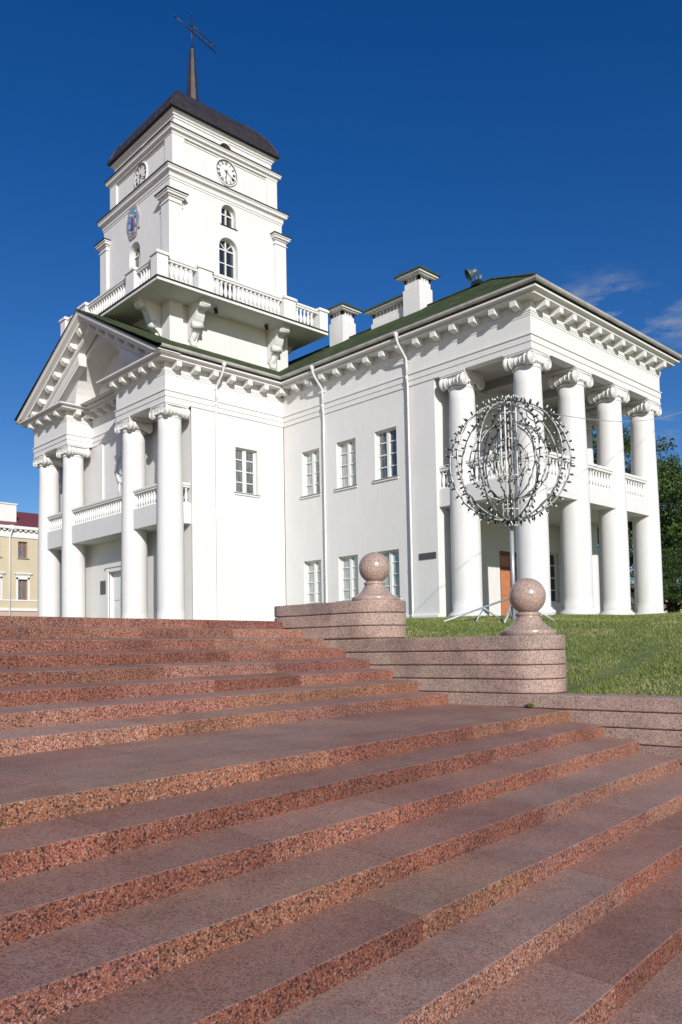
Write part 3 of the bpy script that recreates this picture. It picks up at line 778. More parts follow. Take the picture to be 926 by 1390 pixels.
# tympanum with a great arched niche
mb = MB(FR((XL+.30, YM, 0), (0, -1, 0), (-1, 0, 0)))
RA = 1.97; zc = 9.74; n = 24; top_pts = []; arc = [(-RA*cos(pi*k/n), zc+RA*sin(pi*k/n)) for k in range(n+1)]
zt = lambda u: ZA-abs(u)*SL-.5
for k in range(n):
    a, b_ = arc[k], arc[k+1]; mb.add([(a[0], 0, a[1]), (b_[0], 0, b_[1]), (b_[0], 0, zt(b_[0])), (a[0], 0, zt(a[0]))], [(0, 1, 2, 3)])
for sg in (-1, 1): mb.add([(sg*RA, 0, zc), (sg*RA, 0, zt(RA)), (sg*(HALFW-.6), 0, zt(HALFW-.6)), (sg*(HALFW-.6), 0, zc-.02)], [(0, 1, 2, 3)])
dep = .92
for k in range(n):
    a, b_ = arc[k], arc[k+1]; mb.add([(a[0], 0, a[1]), (b_[0], 0, b_[1]), (b_[0], -dep, b_[1]), (a[0], -dep, a[1])], [(0, 1, 2, 3)], True)
mb.add([(p[0], -dep, p[1]) for p in arc], [tuple(range(n+1))])
mb.add([(-RA, .0, zc+.01), (RA, 0, zc+.01), (RA, -dep, zc+.01), (-RA, -dep, zc+.01)], [(0, 1, 2, 3)])
obj('tympanum', mb, 'white', hall, recalc=False)

# --- roofs
ZG = 9.90
mb = MB()
xa, xb, ya, yb = XC-.60, XE+.60, YP-.60, YL3+.6; xm = (xa+xb)/2; hw = (xb-xa)/2; zR = 12.82
mb.add([(xa, ya, ZG), (xb, ya, ZG), (xb, yb, ZG), (xa, yb, ZG), (xm, ya+hw, zR), (xm, yb-hw, zR)], [(0, 1, 4), (1, 2, 5, 4), (2, 3, 5), (3, 0, 4, 5)], False, [1, 0, 1, 0])
mb.add([(xa, ya, ZG-.03), (xb, ya, ZG-.03), (xb, yb, ZG-.03), (xa, yb, ZG-.03)], [(0, 3, 2, 1)])
mb.F = IDF
mb.tube([(xa, ya, ZG+.01), (xm, ya+hw, zR+.01), (xm, yb-hw, zR+.01)], .05, 6); mb.tube([(xb, ya, ZG+.01), (xm, ya+hw, zR+.01)], .05, 6)
obj('roof', mb, ['roof_y', 'roof_x'], hall, recalc=False, label='green hipped shingle roof of the right wing')
mb = MB(); xf = XL-.60; y0r, y1r = YL0-.60, YL3+.60; kS = (12.84-ZG)/(YM-y0r)
mb.add([(xf, y0r, ZG), (xm, y0r, ZG), (xm, YM, 12.84), (xf, YM, 12.84), (xf, y1r, ZG), (xm, y1r, ZG)], [(0, 1, 2, 3), (3, 2, 5, 4)])
mb.add([(xf, y0r, ZG-.04), (xf, YM, 12.80), (xm, YM, 12.80), (xm, y0r, ZG-.04), (xf, y1r, ZG-.04), (xm, y1r, ZG-.04), (xf, y0r, ZG), (xf, YM, 12.84), (xf, y1r, ZG)], [(0, 1, 2, 3), (1, 4, 5, 2), (0, 6, 7, 1), (1, 7, 8, 4)])
obj('roof', mb, ['roof_x'], hall, recalc=False, label='green gabled shingle roof behind the pediment')
# gutters
GU = [(.47, 9.835), (.53, 9.80), (.585, 9.80), (.62, 9.835), (.63, 9.895), (.612, 9.895), (.60, 9.845), (.575, 9.82), (.53, 9.82), (.47, 9.85)]
mb = MB(); mb.sweep([(XL-.50, YL0), (XC, YL0), (XC, YP), (XE, YP), (XE, YL3)], GU); obj('gutter', mb, 'gutter', hall)
mb = MB(); mb.sweep([(XL+.02, YL0), (XC, YL0), (XC, YP), (XE, YP), (XE, YL3)], [(-.3, 9.745), (.40, 9.745), (.42, 9.86), (.56, 9.875), (-.3, 9.875)]); obj('eaves_board', mb, 'sill', hall)

# --- downpipes
def downpipe(x, y, nx, ny, split=8.55):
    mb = MB(); P = lambda o, z: (x+nx*o, y+ny*o, z)
    mb.tube([P(.58, 9.80), P(.57, 9.68), P(.50, 9.52), P(.40, 9.40), P(.22, 9.22), P(.13, 9.12), P(.11, 9.0), P(.11, split)], .038, 8)
    mb.lathe(P(.11, split), [(.038, .03), (.05, .0), (.05, -.08), (.038, -.10)], 10)
    mb.tube([P(.11, split), P(.08, split-.25), P(.075, split-.45), P(.075, 1.05), P(.13, .92)], .034, 8)
    mb.lathe(P(.58, 9.80), [(.04, -.1), (.085, -.02), (.085, .03)], 10)
    for z in (2.5, 4.2, 6.0, 7.6): mb.lathe(P(.075, z), [(.035, -.02), (.044, -.02), (.044, .02), (.035, .02)], 10)
    for z in (9.05,): mb.box(x-.03+min(0, nx*.1), x+.03+max(0, nx*.1), y-.03+min(0, ny*.1), y+.03+max(0, ny*.1), z-.015, z+.015)
    obj('downpipe', mb, 'pipe', hall)
downpipe(16.09, YL0, 0, -1); downpipe(XC, 20.50, -1, 0); downpipe(XC, 16.56, -1, 0)

# --- chimneys
def chimney(x0, x1, y0, y1, zb, ze, name='chimney'):
    mb = MB(); mb.box(x0, x1, y0, y1, zb, ze-.50)
    i = .05; j_ = .15; mb.box(x0+i, x1-i, y0+i, y1-i, ze-.50, ze-.27); mb.box(x0+j_, x1-j_, y0+j_, y1-j_, ze-.27, ze-.10)
    # little arcade under the cap
    for (ax, p0, p1, q) in ((0, y0, y1, x0), (1, x0, x1, y0), (0, y0, y1, x1), (1, x0, x1, y1)):
        n = max(3, int(round((p1-p0)/.21)))
        for k in range(n+1):
            c_ = p0+i+.045+(p1-p0-2*i-.09)*k/n; w = .045
            sgn = -1 if q in (x0, y0) else 1; qa, qb = sorted((q-sgn*i, q-sgn*(j_-.002)))
            if ax == 0: mb.box(qa, qb, c_-w, c_+w, ze-.27, ze-.10)
            else: mb.box(c_-w, c_+w, qa, qb, ze-.27, ze-.10)
    ch = obj(name, mb, 'white', hall)
    mb = MB(); mb.box(x0-.10, x1+.10, y0-.10, y1+.10, ze-.10, ze-.05); mb.box(x0-.17, x1+.17, y0-.17, y1+.17, ze-.05, ze+.02); obj('cap', mb, 'white2', ch)
    mb = MB(); cx_, cy_ = (x0+x1)/2, (y0+y1)/2; e = .235
    mb.box(x0-e, x1+e, y0-(e if y1-y0 < 1.2 else .1), y1+e, ze+.022, ze+.075)
    ze += .046
    if y1-y0 < 1.2: mb.add([(x0-e, y0-e, ze+.03), (x1+e, y0-e, ze+.03), (x1+e, y1+e, ze+.03), (x0-e, y1+e, ze+.03), (cx_, cy_, ze+.26)], [(0, 1, 4), (1, 2, 4), (2, 3, 4), (3, 0, 4), (0, 3, 2, 1)])
    else: mb.add([(x0-e, y0-.1, ze+.03), (x1+e, y0-.1, ze+.03), (x1+e, y1+e, ze+.03), (x0-e, y1+e, ze+.03), (cx_, y0-.1, ze+.2), (cx_, y1, ze+.2)], [(0, 1, 4), (1, 2, 5, 4), (2, 3, 5), (3, 0, 4, 5), (0, 3, 2, 1)])
    obj('chimney_roof', mb, 'green_metal', ch)
chimney(22.74, 23.50, 19.03, 19.85, 12.2, 14.02); chimney(22.80, 23.56, 23.22, 24.02, 12.2, 14.02)
chimney(22.96, 23.34, 19.95, 21.75, 12.4, 13.36, 'chimney')

# ================================================================== tower
cxT, cyT = 18.02, 28.29
Xt = np.array([cos(TY), sin(TY), 0]); Yt = np.array([-sin(TY), cos(TY), 0])
OT = Xt*cxT+Yt*cyT
TF = lambda a, b_, c_: tuple(OT+Xt*a+Yt*b_+np.array([0, 0, c_]))
def FTR(h, dx=0): return FR(OT-Yt*h+Xt*dx, Xt, -Yt)       # right face (towards the steps), u to the right
def FTL(h, dx=0): return FR(OT-Xt*h, -Yt, -Xt)            # left face, u to the right (-Y)
sq = lambda h: [(-h, -h), (h, -h), (h, h), (-h, h)]
def rect(h, inset): return sq(h)
mb = MB(TF)
# base pier: corner piers proud of the middle
mb.box(-2.66, 2.66, -2.66, 2.66, 10.0, 13.0)
for sx in (-1, 1):
    for sy in (-1, 1): mb.box(min(sx*2.22, sx*2.79), max(sx*2.22, sx*2.79), min(sy*2.22, sy*2.79), max(sy*2.22, sy*2.79), 10.0, 13.001)
obj('tower_base', mb, 'white', hall)
# balcony slab
mb = MB(TF); mb.sweep(sq(3.0), [(-.8, 12.94), (.98, 12.94), (.98, 13.045), (-.8, 13.06)], True); mb.box(-2.3, 2.3, -2.3, 2.3, 12.96, 13.07)
tb = obj('tower_balcony', mb, 'white', hall)
mb = MB(TF); mb.sweep(sq(3.0), [(.90, 13.05), (1.02, 13.05), (1.02, 13.085), (.90, 13.10)], True); obj('drip_edge', mb, 'flash', tb)
# scroll brackets
def bracket(F):
    mb = MB(F); w = .19
    out = [(0, 12.95), (.95, 12.95), (1.0, 12.86), (.97, 12.74), (.86, 12.66), (.72, 12.66), (.62, 12.58), (.58, 12.44), (.52, 12.30), (.44, 12.18), (.40, 12.06), (.34, 11.98), (.22, 11.90), (.12, 11.76), (0, 11.62)]
    mb.extr([(-w, a, z) for a, z in out], (2*w, 0, 0))
    mb.lathe((0, .84, 12.76), [(.001, -w-.03), (.11, -w-.03), (.115, 0), (.11, w+.03), (.001, w+.03)], 18, 0, caps=False)
    mb.lathe((0, .36, 12.13), [(.001, -w-.025), (.13, -w-.025), (.135, 0), (.13, w+.025), (.001, w+.025)], 18, 0, caps=False)
    mb.box(-w-.03, w+.03, .0, 1.02, 12.90, 12.955)
    mb.extr([(-w*.7, .02, 11.64), (-w*.7, .14, 11.74), (-w*.5, .10, 11.45), (-w*.2, .02, 11.36)], (2*w*.7, 0, 0))
    mb.lathe((0, .14, 11.80), [(.02, -.18), (.07, -.10), (.10, 0), (.09, .1), (.04, .18)], 12)
    obj('bracket', mb, 'white2', tb)
for u in (-1.78, 1.98):
    bracket(FTR(2.66)if False else FR(OT-Yt*2.70+Xt*u, Xt, -Yt)); bracket(FR(OT-Xt*2.70-Yt*u, -Yt, -Xt))
    bracket(FR(OT+Xt*2.70+Yt*u, Yt, Xt)); bracket(FR(OT+Yt*2.70-Xt*u, -Xt, Yt))
# small floodlights under the slab
for u in (-1.05, 1.35):
    mb = MB(FR(OT-Yt*3.2+Xt*u, Xt, -Yt)); mb.box(-.05, .05, -.05, .05, 12.86, 12.94); mb.lathe((0, .04, 12.80), [(.001, -.08), (.06, -.07), (.08, .06), (.001, .07)], 10); obj('floodlight', mb, 'black', tb)
# balustrade of the tower
pq = 3.76
posts = []
for s1 in (-1, 1):
    for s2 in (-1, 1): posts.append((s1*pq, s2*pq, .22, .22))
for s1 in (-1, 1):
    for u in (-2.03, 1.70):
        pass
for s1 in (-1, 1):
    for u in (-1.98, 1.98): posts.append((u, s1*pq, .30, .20)); posts.append((s1*pq, u, .20, .30))
nopost = lambda c_: any(abs(c_[0]-p[0]) < p[2]+.08 and abs(c_[1]-p[1]) < p[3]+.08 for p in posts)
balustrade([(pq, pq), (-pq, pq), (-pq, -pq), (pq, -pq), (pq, pq)], 13.08, .07, .62, .17, .26, me_balt, .19, posts=posts, skip=nopost, F=TF, hidden=(0, 3))
# lower stage
hW = 2.66
ops = [(-.48, .40, 13.1, 16.24, True), (-.36, .33, 16.70, 17.58, True)]
for F in (FR(OT-Yt*hW, Xt, -Yt), FR(OT-Xt*hW, -Yt, -Xt)):
    mb = MB(F); mb.wall(-hW, hW, 13.0, 18.0, ops, .26); obj('tower_wall', mb, 'white', hall, recalc=False)
    window(F, -.48, .40, 14.72, 16.24, rows=2, depth=.20, arch=True, glassm='glass', sill=False, fan=True)
    window(F, -.36, .33, 16.70, 17.58, rows=1, depth=.20, arch=True, glassm='glass', sill=False)
    mb = MB(F); mb.box(-.48, .40, -.26, -.18, 14.60, 14.72); mb.box(-.48, .40, -.26, -.2, 13.1, 13.4); mb.box(-.07, -.01, -.25, -.19, 13.4, 14.6); mb.box(-.48, -.40, -.25, -.19, 13.4, 14.6); mb.box(.32, .40, -.25, -.19, 13.4, 14.6)
    d_ = obj('balcony_door', mb, 'sash', hall)
    mb = MB(F); mb.add([(-.48, -.24, 13.3), (.40, -.24, 13.3), (.40, -.24, 14.7), (-.48, -.24, 14.7)], [(0, 1, 2, 3)]); obj('pane', mb, 'glass', d_, recalc=False)
    mb = MB(F); mb.box(-.42, .39, -.2, .03, 16.665, 16.70); obj('sill', mb, 'flash', d_)
mb = MB(TF); mb.add([(hW, -hW, 13.0), (hW, hW, 13.0), (-hW, hW, 13.0), (hW, -hW, 18.0), (hW, hW, 18.0), (-hW, hW, 18.0)], [(0, 1, 4, 3), (1, 2, 5, 4)])
obj('tower_wall', mb, 'white', hall, recalc=False)
for sx in (-1, 1):
    for sy in (-1, 1):
        mb = MB(TF); cap = MB(TF)
        a0, a1 = sorted((sx*2.22, sx*2.78)); b0, b1 = sorted((sy*2.22, sy*2.78)); mb.box(a0, a1, b0, b1, 13.0, 16.98)
        for e, z0, z1 in ((.04, 16.72, 16.76), (.05, 16.90, 16.96), (.12, 16.96, 17.04), (.16, 17.04, 17.09)):
            cap.mat = 0; cap.box(a0-e, a1+e, b0-e, b1+e, z0, z1)
        e = .19; cap.mat = 1; cap.box(a0-e, a1+e, b0-e, b1+e, 17.09, 17.13)
        o = obj('tower_pilaster', mb, 'white', hall); obj('pilaster_cap', cap, ['white2', 'flash'], o)
def tcorn(h, prof, name='tower_cornice', dx=0):
    mb = MB(lambda a, b_, c_: TF(a+dx, b_, c_)); k = len(prof)
    mb.sweep(sq(h), prof, True, matf=lambda a: 1 if a >= k-4 and k > 6 else 0); return obj(name, mb, ['white2', 'flash'], hall)
tcorn(2.66, [(-.5, 17.66), (.02, 17.66), (.02, 17.72), (.05, 17.75), (.05, 17.86), (.10, 17.92), (.17, 17.94), (.17, 18.02), (.21, 18.07), (.215, 18.10), (.24, 18.10), (.24, 18.135), (-.5, 18.20)])
# clock stage
D2 = .05
def TFd(a, b_, c_): return TF(a+D2, b_, c_)
OT2 = OT+Xt*D2; hU = 2.43
for F in (FR(OT2-Yt*hU, Xt, -Yt), FR(OT2-Xt*hU, -Yt, -Xt), FR(OT2+Xt*hU, Yt, Xt), FR(OT2+Yt*hU, -Xt, Yt)):
    mb = MB(F); mb.wall(-hU, hU, 18.05, 19.75, [], .1); obj('tower_wall', mb, 'white', hall, recalc=False)
for sx in (-1, 1):
    for sy in (-1, 1):
        mb = MB(TFd); a0, a1 = sorted((sx*1.97, sx*2.51)); b0, b1 = sorted((sy*1.97, sy*2.51)); mb.box(a0, a1, b0, b1, 18.06, 19.62)
        obj('tower_pilaster', mb, 'white', hall)
tcorn(2.43, [(-.5, 19.58), (.10, 19.58), (.10, 19.64), (.14, 19.68), (.20, 19.70), (.20, 19.77), (.235, 19.81), (.24, 19.84), (.265, 19.84), (.265, 19.875), (-.5, 19.93)], dx=D2)
tcorn(2.43, [(-.5, 19.50), (.03, 19.50), (.03, 19.582), (-.5, 19.582)], dx=D2)
hA = 2.34; D3 = .06; OT3 = OT+Xt*D3
for F in (FR(OT3-Yt*hA, Xt, -Yt), FR(OT3-Xt*hA, -Yt, -Xt), FR(OT3+Xt*hA, Yt, Xt), FR(OT3+Yt*hA, -Xt, Yt)):
    mb = MB(F); mb.wall(-hA, hA, 19.8, 20.45, [(-.27, .33, 19.86, 20.29, True)] if True else [], .2)
    obj('tower_wall', mb, 'white', hall, recalc=False)
    mb = MB(F); 
    for k in range(12):
        a0, a1 = pi*k/12, pi*(k+1)/12
        mb.extr([(.03+r*cos(a), .0, 19.99+r*sin(a)) for r, a in ((.36, a0), (.36, a1), (.30, a1), (.30, a0))], (0, .03, 0))
    o = obj('attic_window', mb, 'white2', hall)
    mb = MB(F); mb.add([(-.27, -.15, 19.85), (.33, -.15, 19.85), (.33, -.15, 20.3), (-.27, -.15, 20.3)], [(0, 1, 2, 3)])
    for zz in (19.94, 20.04, 20.14): mb.box(-.27, .33, -.14, -.10, zz, zz+.04)
    obj('louvre', mb, 'flash', o)
tcorn(2.34, [(-.5, 20.34), (.03, 20.34), (.03, 20.40), (.08, 20.44), (.08, 20.48), (.14, 20.52), (.19, 20.54), (.19, 20.59), (.22, 20.62), (-.5, 20.66)], dx=D3)
# roof of the tower
OTr = D3
mb = MB(lambda a, b_, c_: TF(a+OTr, b_, c_))
prf = [(2.60, 20.62), (2.60, 20.66), (2.50, 20.90), (2.38, 21.18), (2.22, 21.44), (2.02, 21.70), (1.73, 21.98), (1.4, 22.24), (1.0, 22.52), (.6, 22.82), (.34, 23.05), (.20, 23.25)]
for (h0, z0), (h1, z1) in zip(prf[:-1], prf[1:]):
    for k in range(4):
        c0 = [(-1, -1), (1, -1), (1, 1), (-1, 1)]; p, q = c0[k], c0[(k+1) % 4]
        mb.add([(p[0]*h0, p[1]*h0, z0), (q[0]*h0, q[1]*h0, z0), (q[0]*h1, q[1]*h1, z1), (p[0]*h1, p[1]*h1, z1)], [(0, 1, 2, 3)])
mb.add([(x, y, 20.62) for x, y in sq(2.6)], [(0, 3, 2, 1)])
for sx in (-1, 1):
    for sy in (-1, 1): mb.tube([(sx*h, sy*h, z) for h, z in prf[1:]], .028, 5)
# standing seams
for k in range(4):
    F_ = [lambda a, b_, c_: (a, -b_, c_), lambda a, b_, c_: (a, b_, c_), lambda a, b_, c_: (-b_, a, c_), lambda a, b_, c_: (b_, a, c_)][k]
    for u in np.arange(-2.2, 2.3, .44):
        pts = [F_(u, h+.008, z) for h, z in prf[1:] if h > abs(u)+.02]
        if len(pts) > 1: mb.tube(pts, .011, 4)
tr = obj('tower_roof', mb, 'dark_metal', hall, recalc=True)
mb = MB(lambda a, b_, c_: TF(a+OTr, b_, c_)); mb.lathe((0, 0, 0), [(.32, 22.9), (.30, 23.1), (.275, 23.3), (.115, 25.45), (.125, 25.47), (.125, 25.52), (.04, 25.56)], 8); 
for f in range(len(mb.sm)): mb.sm[f] = False
sp = obj('spire', mb, 'bronze', tr)
sp.data.materials[0] = M['dark_metal']
OTs = OT+Xt*OTr
mb = MB(FR(OTs, (Xt*.97+Yt*.24)*1.15, Yt)); mb.tube([(0, 0, 25.5), (0, 0, 27.1)], .032, 8); mb.tube([(0, 0, 27.08), (0, 0, 27.2)], .012, 6)
mb.lathe((0, 0, 26.62), [(.03, -.03), (.065, -.02), (.065, .02), (.03, .03)], 12); mb.lathe((0, 0, 26.36), [(.03, -.03), (.065, -.02), (.065, .02), (.03, .03)], 12)
# vane in the plane of the tower's near face (-Y to +Y)
V0 = lambda b_, z: (0, b_, z)
dsv = -1
arrow = [(-.92*dsv*-1*1, 27.0)]
mb.tube([(-.66*.72, -.66*-.69*-1*0+.0, 26.40)][:0]+[(-.80, .0, 26.36), (.0, 0, 26.36), (1.15, 0, 26.36)], .022, 6)
mb.tube([(-.80, 0, 26.36), (-.94, 0, 26.36)], [.045, .004], 6)
mb.tube([(.05, 0, 26.64), (1.12, 0, 26.64)], .018, 5)
for u in (.24, .5, .76, 1.0): mb.tube([(u, 0, 26.36), (u, 0, 26.64)], .012, 5)
mb.tube([(1.12, 0, 26.64), (1.3, 0, 26.66), (1.1, 0, 26.50), (1.3, 0, 26.33), (1.1, 0, 26.36)], .018, 5)
for u in (.05, .3, .55, .8): mb.tube([(u, 0, 26.37), (u+.18, 0, 26.63)], .008, 4)
wv = obj('weathervane', mb, 'bronze', tr)

# --- clocks
def clock(F):
    mb = MB(F); R = .52; c_ = (0, 0, 19.04)
    mb.lathe(c_, [(R-.035, 0), (R-.035, .05), (R, .055), (R+.03, .04), (R+.035, 0)], 48, 1, caps=False)
    fr_ = obj('clock', mb, 'white2', hall)
    mb = MB(F); mb.lathe(c_, [(.001, .012), (R-.035, .012)], 48, 1, caps=False); obj('clock_dial', mb, 'white2', fr_)
    mb = MB(F); mb.lathe(c_, [(R-.06, .05), (R-.035, .058), (R-.025, .05)], 48, 1, caps=False)
    NUM = ['XII', 'I', 'II', 'III', 'IIII', 'V', 'VI', 'VII', 'VIII', 'IX', 'X', 'XI']
    def bar(cu, cz, ang, p, q, w):
        p = np.array(p); q = np.array(q); d = q-p; d = d/np.linalg.norm(d); n_ = np.array([-d[1], d[0]])*w
        R2 = np.array([[cos(ang), -sin(ang)], [sin(ang), cos(ang)]])
        pts = [R2@v_+np.array([cu, cz]) for v_ in (p-n_, q-n_, q+n_, p+n_)]
        mb.extr([(a[0], .014, a[1]) for a in pts], (0, .010, 0))
    for h, t_ in enumerate(NUM):
        a = pi/2-h*pi/6; rr = .375; cu, cz = rr*cos(a), 19.04+rr*sin(a); ang = a-pi/2
        wid = {'I': .034, 'V': .062, 'X': .062}; tot = sum(wid[k] for k in t_); x = -tot/2; H = .062
        for ch in t_:
            w = wid[ch]; m_ = x+w/2
            if ch == 'I': bar(cu, cz, ang, (m_, -H), (m_, H), .010)
            if ch == 'V': bar(cu, cz, ang, (x+.008, H), (m_, -H), .011); bar(cu, cz, ang, (x+w-.008, H), (m_, -H), .005)
            if ch == 'X': bar(cu, cz, ang, (x+.006, H), (x+w-.006, -H), .011); bar(cu, cz, ang, (x+w-.006, H), (x+.006, -H), .005)
            x += w
    obj('numerals', mb, 'number', fr_)
    mb = MB(F)
    def hand(ang, L, w, back):
        d = np.array([cos(ang), sin(ang)]); n_ = np.array([-d[1], d[0]]); c0 = np.array([0, 19.04])
        pts = [c0-d*back-n_*w*.6, c0-d*back*.6-n_*w*1.3, c0-n_*w*.6, c0+d*L*.6-n_*w*.6, c0+d*L*.72-n_*w*1.5, c0+d*L, c0+d*L*.72+n_*w*1.5, c0+d*L*.6+n_*w*.6, c0+n_*w*.6, c0-d*back*.6+n_*w*1.3, c0-d*back+n_*w*.6]
        mb.extr([(a[0], .045, a[1]) for a in pts], (0, .010, 0))
    hand(pi/2-(6+20/60)*pi/6, .30, .020, .10); hand(pi/2-20*pi/30, .42, .013, .12)
    mb.lathe((0, 0, 19.04), [(.001, .02), (.03, .02), (.03, .06), (.001, .065)], 12, 1, caps=False)
    obj('clock_hands', mb, 'black', fr_)
clock(FR(OT2-Yt*(hU-.004), Xt, -Yt)); clock(FR(OT2-Xt*(hU-.004), -Yt, -Xt))
# --- painted crest on the left face
FC = FR(OT-Xt*(hW-.004), -Yt, -Xt); cu, cz = -.10, 17.08
mb = MB(FC); out = []
for k in range(48):
    a = 2*pi*k/48; r = 1+.05*cos(6*a); out.append((cu+.50*r*cos(a), .005, cz+(.66 if sin(a) > 0 else .68)*r*sin(a)))
mb.extr(out, (0, .045, 0)); cr = obj('painted_crest', mb, 'crest', hall)
mb = MB(FC); mb.extr([(cu+.42*cos(2*pi*k/36), .050, cz+.57*sin(2*pi*k/36)) for k in range(36)], (0, .012, 0)); obj('crest_field', mb, 'blue', cr)
def blob(mat, nm, pts_, w=.062, th=.012):
    mb = MB(FC); mb.extr([(cu+a, w, cz+b_) for a, b_ in pts_], (0, th, 0)); obj(nm, mb, mat, cr)
ell = lambda x, z, rx, rz, n=14: [(x+rx*cos(2*pi*k/n), z+rz*sin(2*pi*k/n)) for k in range(n)]
blob('red', 'crest_robe', [(-.07, .18), (.07, .18), (.12, .0), (.13, -.28), (-.13, -.28), (-.12, 0)])
blob('deepblue', 'crest_cloak', [(-.05, .02), (.05, .02), (.12, -.34), (-.11, -.34)], .076)
blob('skin', 'crest_head', ell(0, .25, .055, .07))
for (x, z) in ((.24, .05), (-.25, -.02), (.2, -.3), (-.22, -.3)):
    blob('skin', 'crest_cherub', [(x-.035, z), (x+.035, z), (x+.045, z-.2), (x-.03, z-.22)])
    blob('wood_dark', 'crest_cherub_head', ell(x, z+.05, .045, .055))
for (x, z) in ((-.2, .33), (.2, .36)): blob('skin', 'crest_cherub_head', ell(x, z, .05, .05)); blob('white2', 'crest_wing', ell(x+.07, z-.03, .06, .03), .066)
blob('crest', 'crest_moon', ell(0, -.42, .2, .05), .066)
# relief wreath on the left front wall between the pavilions
mb = MB(FR((XR+.03, 27.7, 0), (0, -.8, 0), (-.6, 0, 0), (0, 0, 1)))
for k in range(22):
    a = 2*pi*k/22; mb.lathe((.42*cos(a), .05, 7.0+.52*sin(a)), [(.005, -.09), (.07, -.04), (.08, .03), (.02, .09)], 8)
mb.lathe((0, .03, 7.0), [(.001, .09), (.18, .07), (.27, .02), (.28, -.02)], 20, 1, caps=False)
for u in (-.12, .12): mb.tube([(u, .05, 6.45), (u*1.6, .07, 6.2), (u*.9, .06, 5.9)], [.06, .05, .02], 8)
obj('relief_wreath', mb, 'white2', hall)

# ================================================================== small things on and round the hall
mb = MB(FW); u = YL0-16.32; mb.box(u, u+.67, .002, .03, 2.695, 2.885)
for z in (2.735, 2.79, 2.845): pass
top('wall_plaque', mb, 'plaque', (XC, 16.0, 2.7), 'long narrow dark grey plaque on the side wall between the drainpipe and the loggia', 'plaque')
mb = MB(FL); mb.box(dU(29.40), dU(28.96), .002, .03, 2.28, 2.80)
top('wall_plaque', mb, 'plaque', (XR, 29.2, 2.5), 'small upright dark plaque beside the door under the left balcony', 'plaque')
# siren on the ridge
xs_, ys_, zs_ = 23.18, 16.75, 12.84
sr = thing('roof_siren', (xs_, ys_, zs_), 'grey horn siren on the ridge at the right end of the green roof', 'siren')
mb = MB(); mb.box(xs_-.16, xs_+.12, ys_-.22, ys_+.12, zs_-.05, zs_+.10); obj('foot', mb, 'black', sr)
mb = MB(); mb.tube([(xs_, ys_-.08, zs_+.05), (xs_, ys_+.1, zs_+.55)], .035, 8); mb.tube([(xs_, ys_-.1, zs_+.08), (xs_, ys_-.20, zs_+.30)], .08, 10); obj('stem', mb, 'siren', sr)
d = np.array([-.62, .55, -.42]); d /= np.linalg.norm(d); sd = np.cross(d, [0, 0, 1]); sd /= np.linalg.norm(sd); u2 = np.cross(sd, d)
F = lambda a, b_, c_: tuple(np.array([xs_, ys_+.10, zs_+.50])+(sd*a+u2*b_+d*c_)*.85)
mb = MB(F); mb.lathe((0, 0, 0), [(.001, -.16), (.11, -.14), (.16, -.06), (.14, .02), (.17, .12), (.24, .22), (.28, .30), (.26, .30), (.15, .12)], 20, caps=False); obj('horn', mb, 'siren', sr)
mb = MB(F); mb.lathe((0, 0, 0), [(.001, .05), (.15, .06)], 20, caps=False); obj('horn_throat', mb, 'black', sr)
# lamp bollard in the far bay
xb_, yb_ = 27.95, 15.0
lb = thing('lamp_post', (xb_, yb_, .70), 'white post with a round globe, seen between two columns of the right portico', 'lamp')
mb = MB(); mb.lathe((xb_, yb_, 0), [(.14, .5), (.14, .9), (.095, .95), (.085, 3.05), (.11, 3.08), (.11, 3.14)], 14); obj('post', mb, 'white2', lb)
mb = MB(); mb.lathe((xb_, yb_, 3.32), [(.19*cos(w)+1e-4, .19*sin(w)) for w in np.linspace(-pi/2, pi/2, 13)], 18); obj('globe', mb, 'white2', lb)

# ---- light sphere sculpture
gx, gy = 13.98, 9.40; gz = lawn_z(gx, gy); cz_ = 3.77
sc_ = thing('light_globe', (gx, gy, gz), 'wire globe strung with small bulbs, on a pole before the right portico', 'light sculpture')
view = np.array([gx, gy, 0]); view /= np.linalg.norm(view); phi0 = atan2(view[1], view[0])
mb = MB(); mb.tube([(gx, gy, gz-.1), (gx, gy, gz+1.9)], .042, 10); mb.lathe((gx, gy, gz+1.88), [(.045, 0), (.055, .0), (.055, .06), (.03, .07)], 12)
mb.box(gx-.18, gx+.18, gy-.18, gy+.18, gz-.04, gz+.015); obj('pole', mb, 'steel', sc_)
mb = MB(); mb.tube([(gx, gy, gz+1.9), (gx, gy, cz_+1.2)], .026, 8); obj('inner_pole', mb, 'rust', sc_)
mb = MB()
for k in range(8):
    a = 2*pi*k/8+.2; r = .17; mb.tube([(gx+r*cos(a), gy+r*sin(a), cz_-1.15), (gx+r*cos(a), gy+r*sin(a), cz_+1.2)], .016, 5)
for z in (-1.0, -.3, .45, 1.0, 1.2): mb.tube([(gx+.17*cos(w), gy+.17*sin(w), cz_+z) for w in np.linspace(0, 2*pi, 17)[:-1]], .012, 5, True)
obj('tube_bundle', mb, 'pipe', sc_)
legs = [(11.75, 9.45), (12.98, 8.95), (15.1, 9.6), (14.2, 8.6)]
for lx, ly in legs:
    mb = MB(); zg = lawn_z(lx, ly); ztp = gz+.46
    mb.tube([(lx, ly, zg+.03), (gx, gy, ztp)], .021, 6)
    mx, my, mz = (lx*.45+gx*.55), (ly*.45+gy*.55), (zg*.45+ztp*.55)
    mb.tube([(mx, my, mz), (mx-(gx-lx)*.12, my, lawn_z(mx, my))], .016, 5); mb.tube([(mx, my, mz), (mx+(gx-lx)*.3, my+(gy-ly)*.3, lawn_z(mx, my))], .016, 5)
    obj('strut', mb, 'steel', sc_)
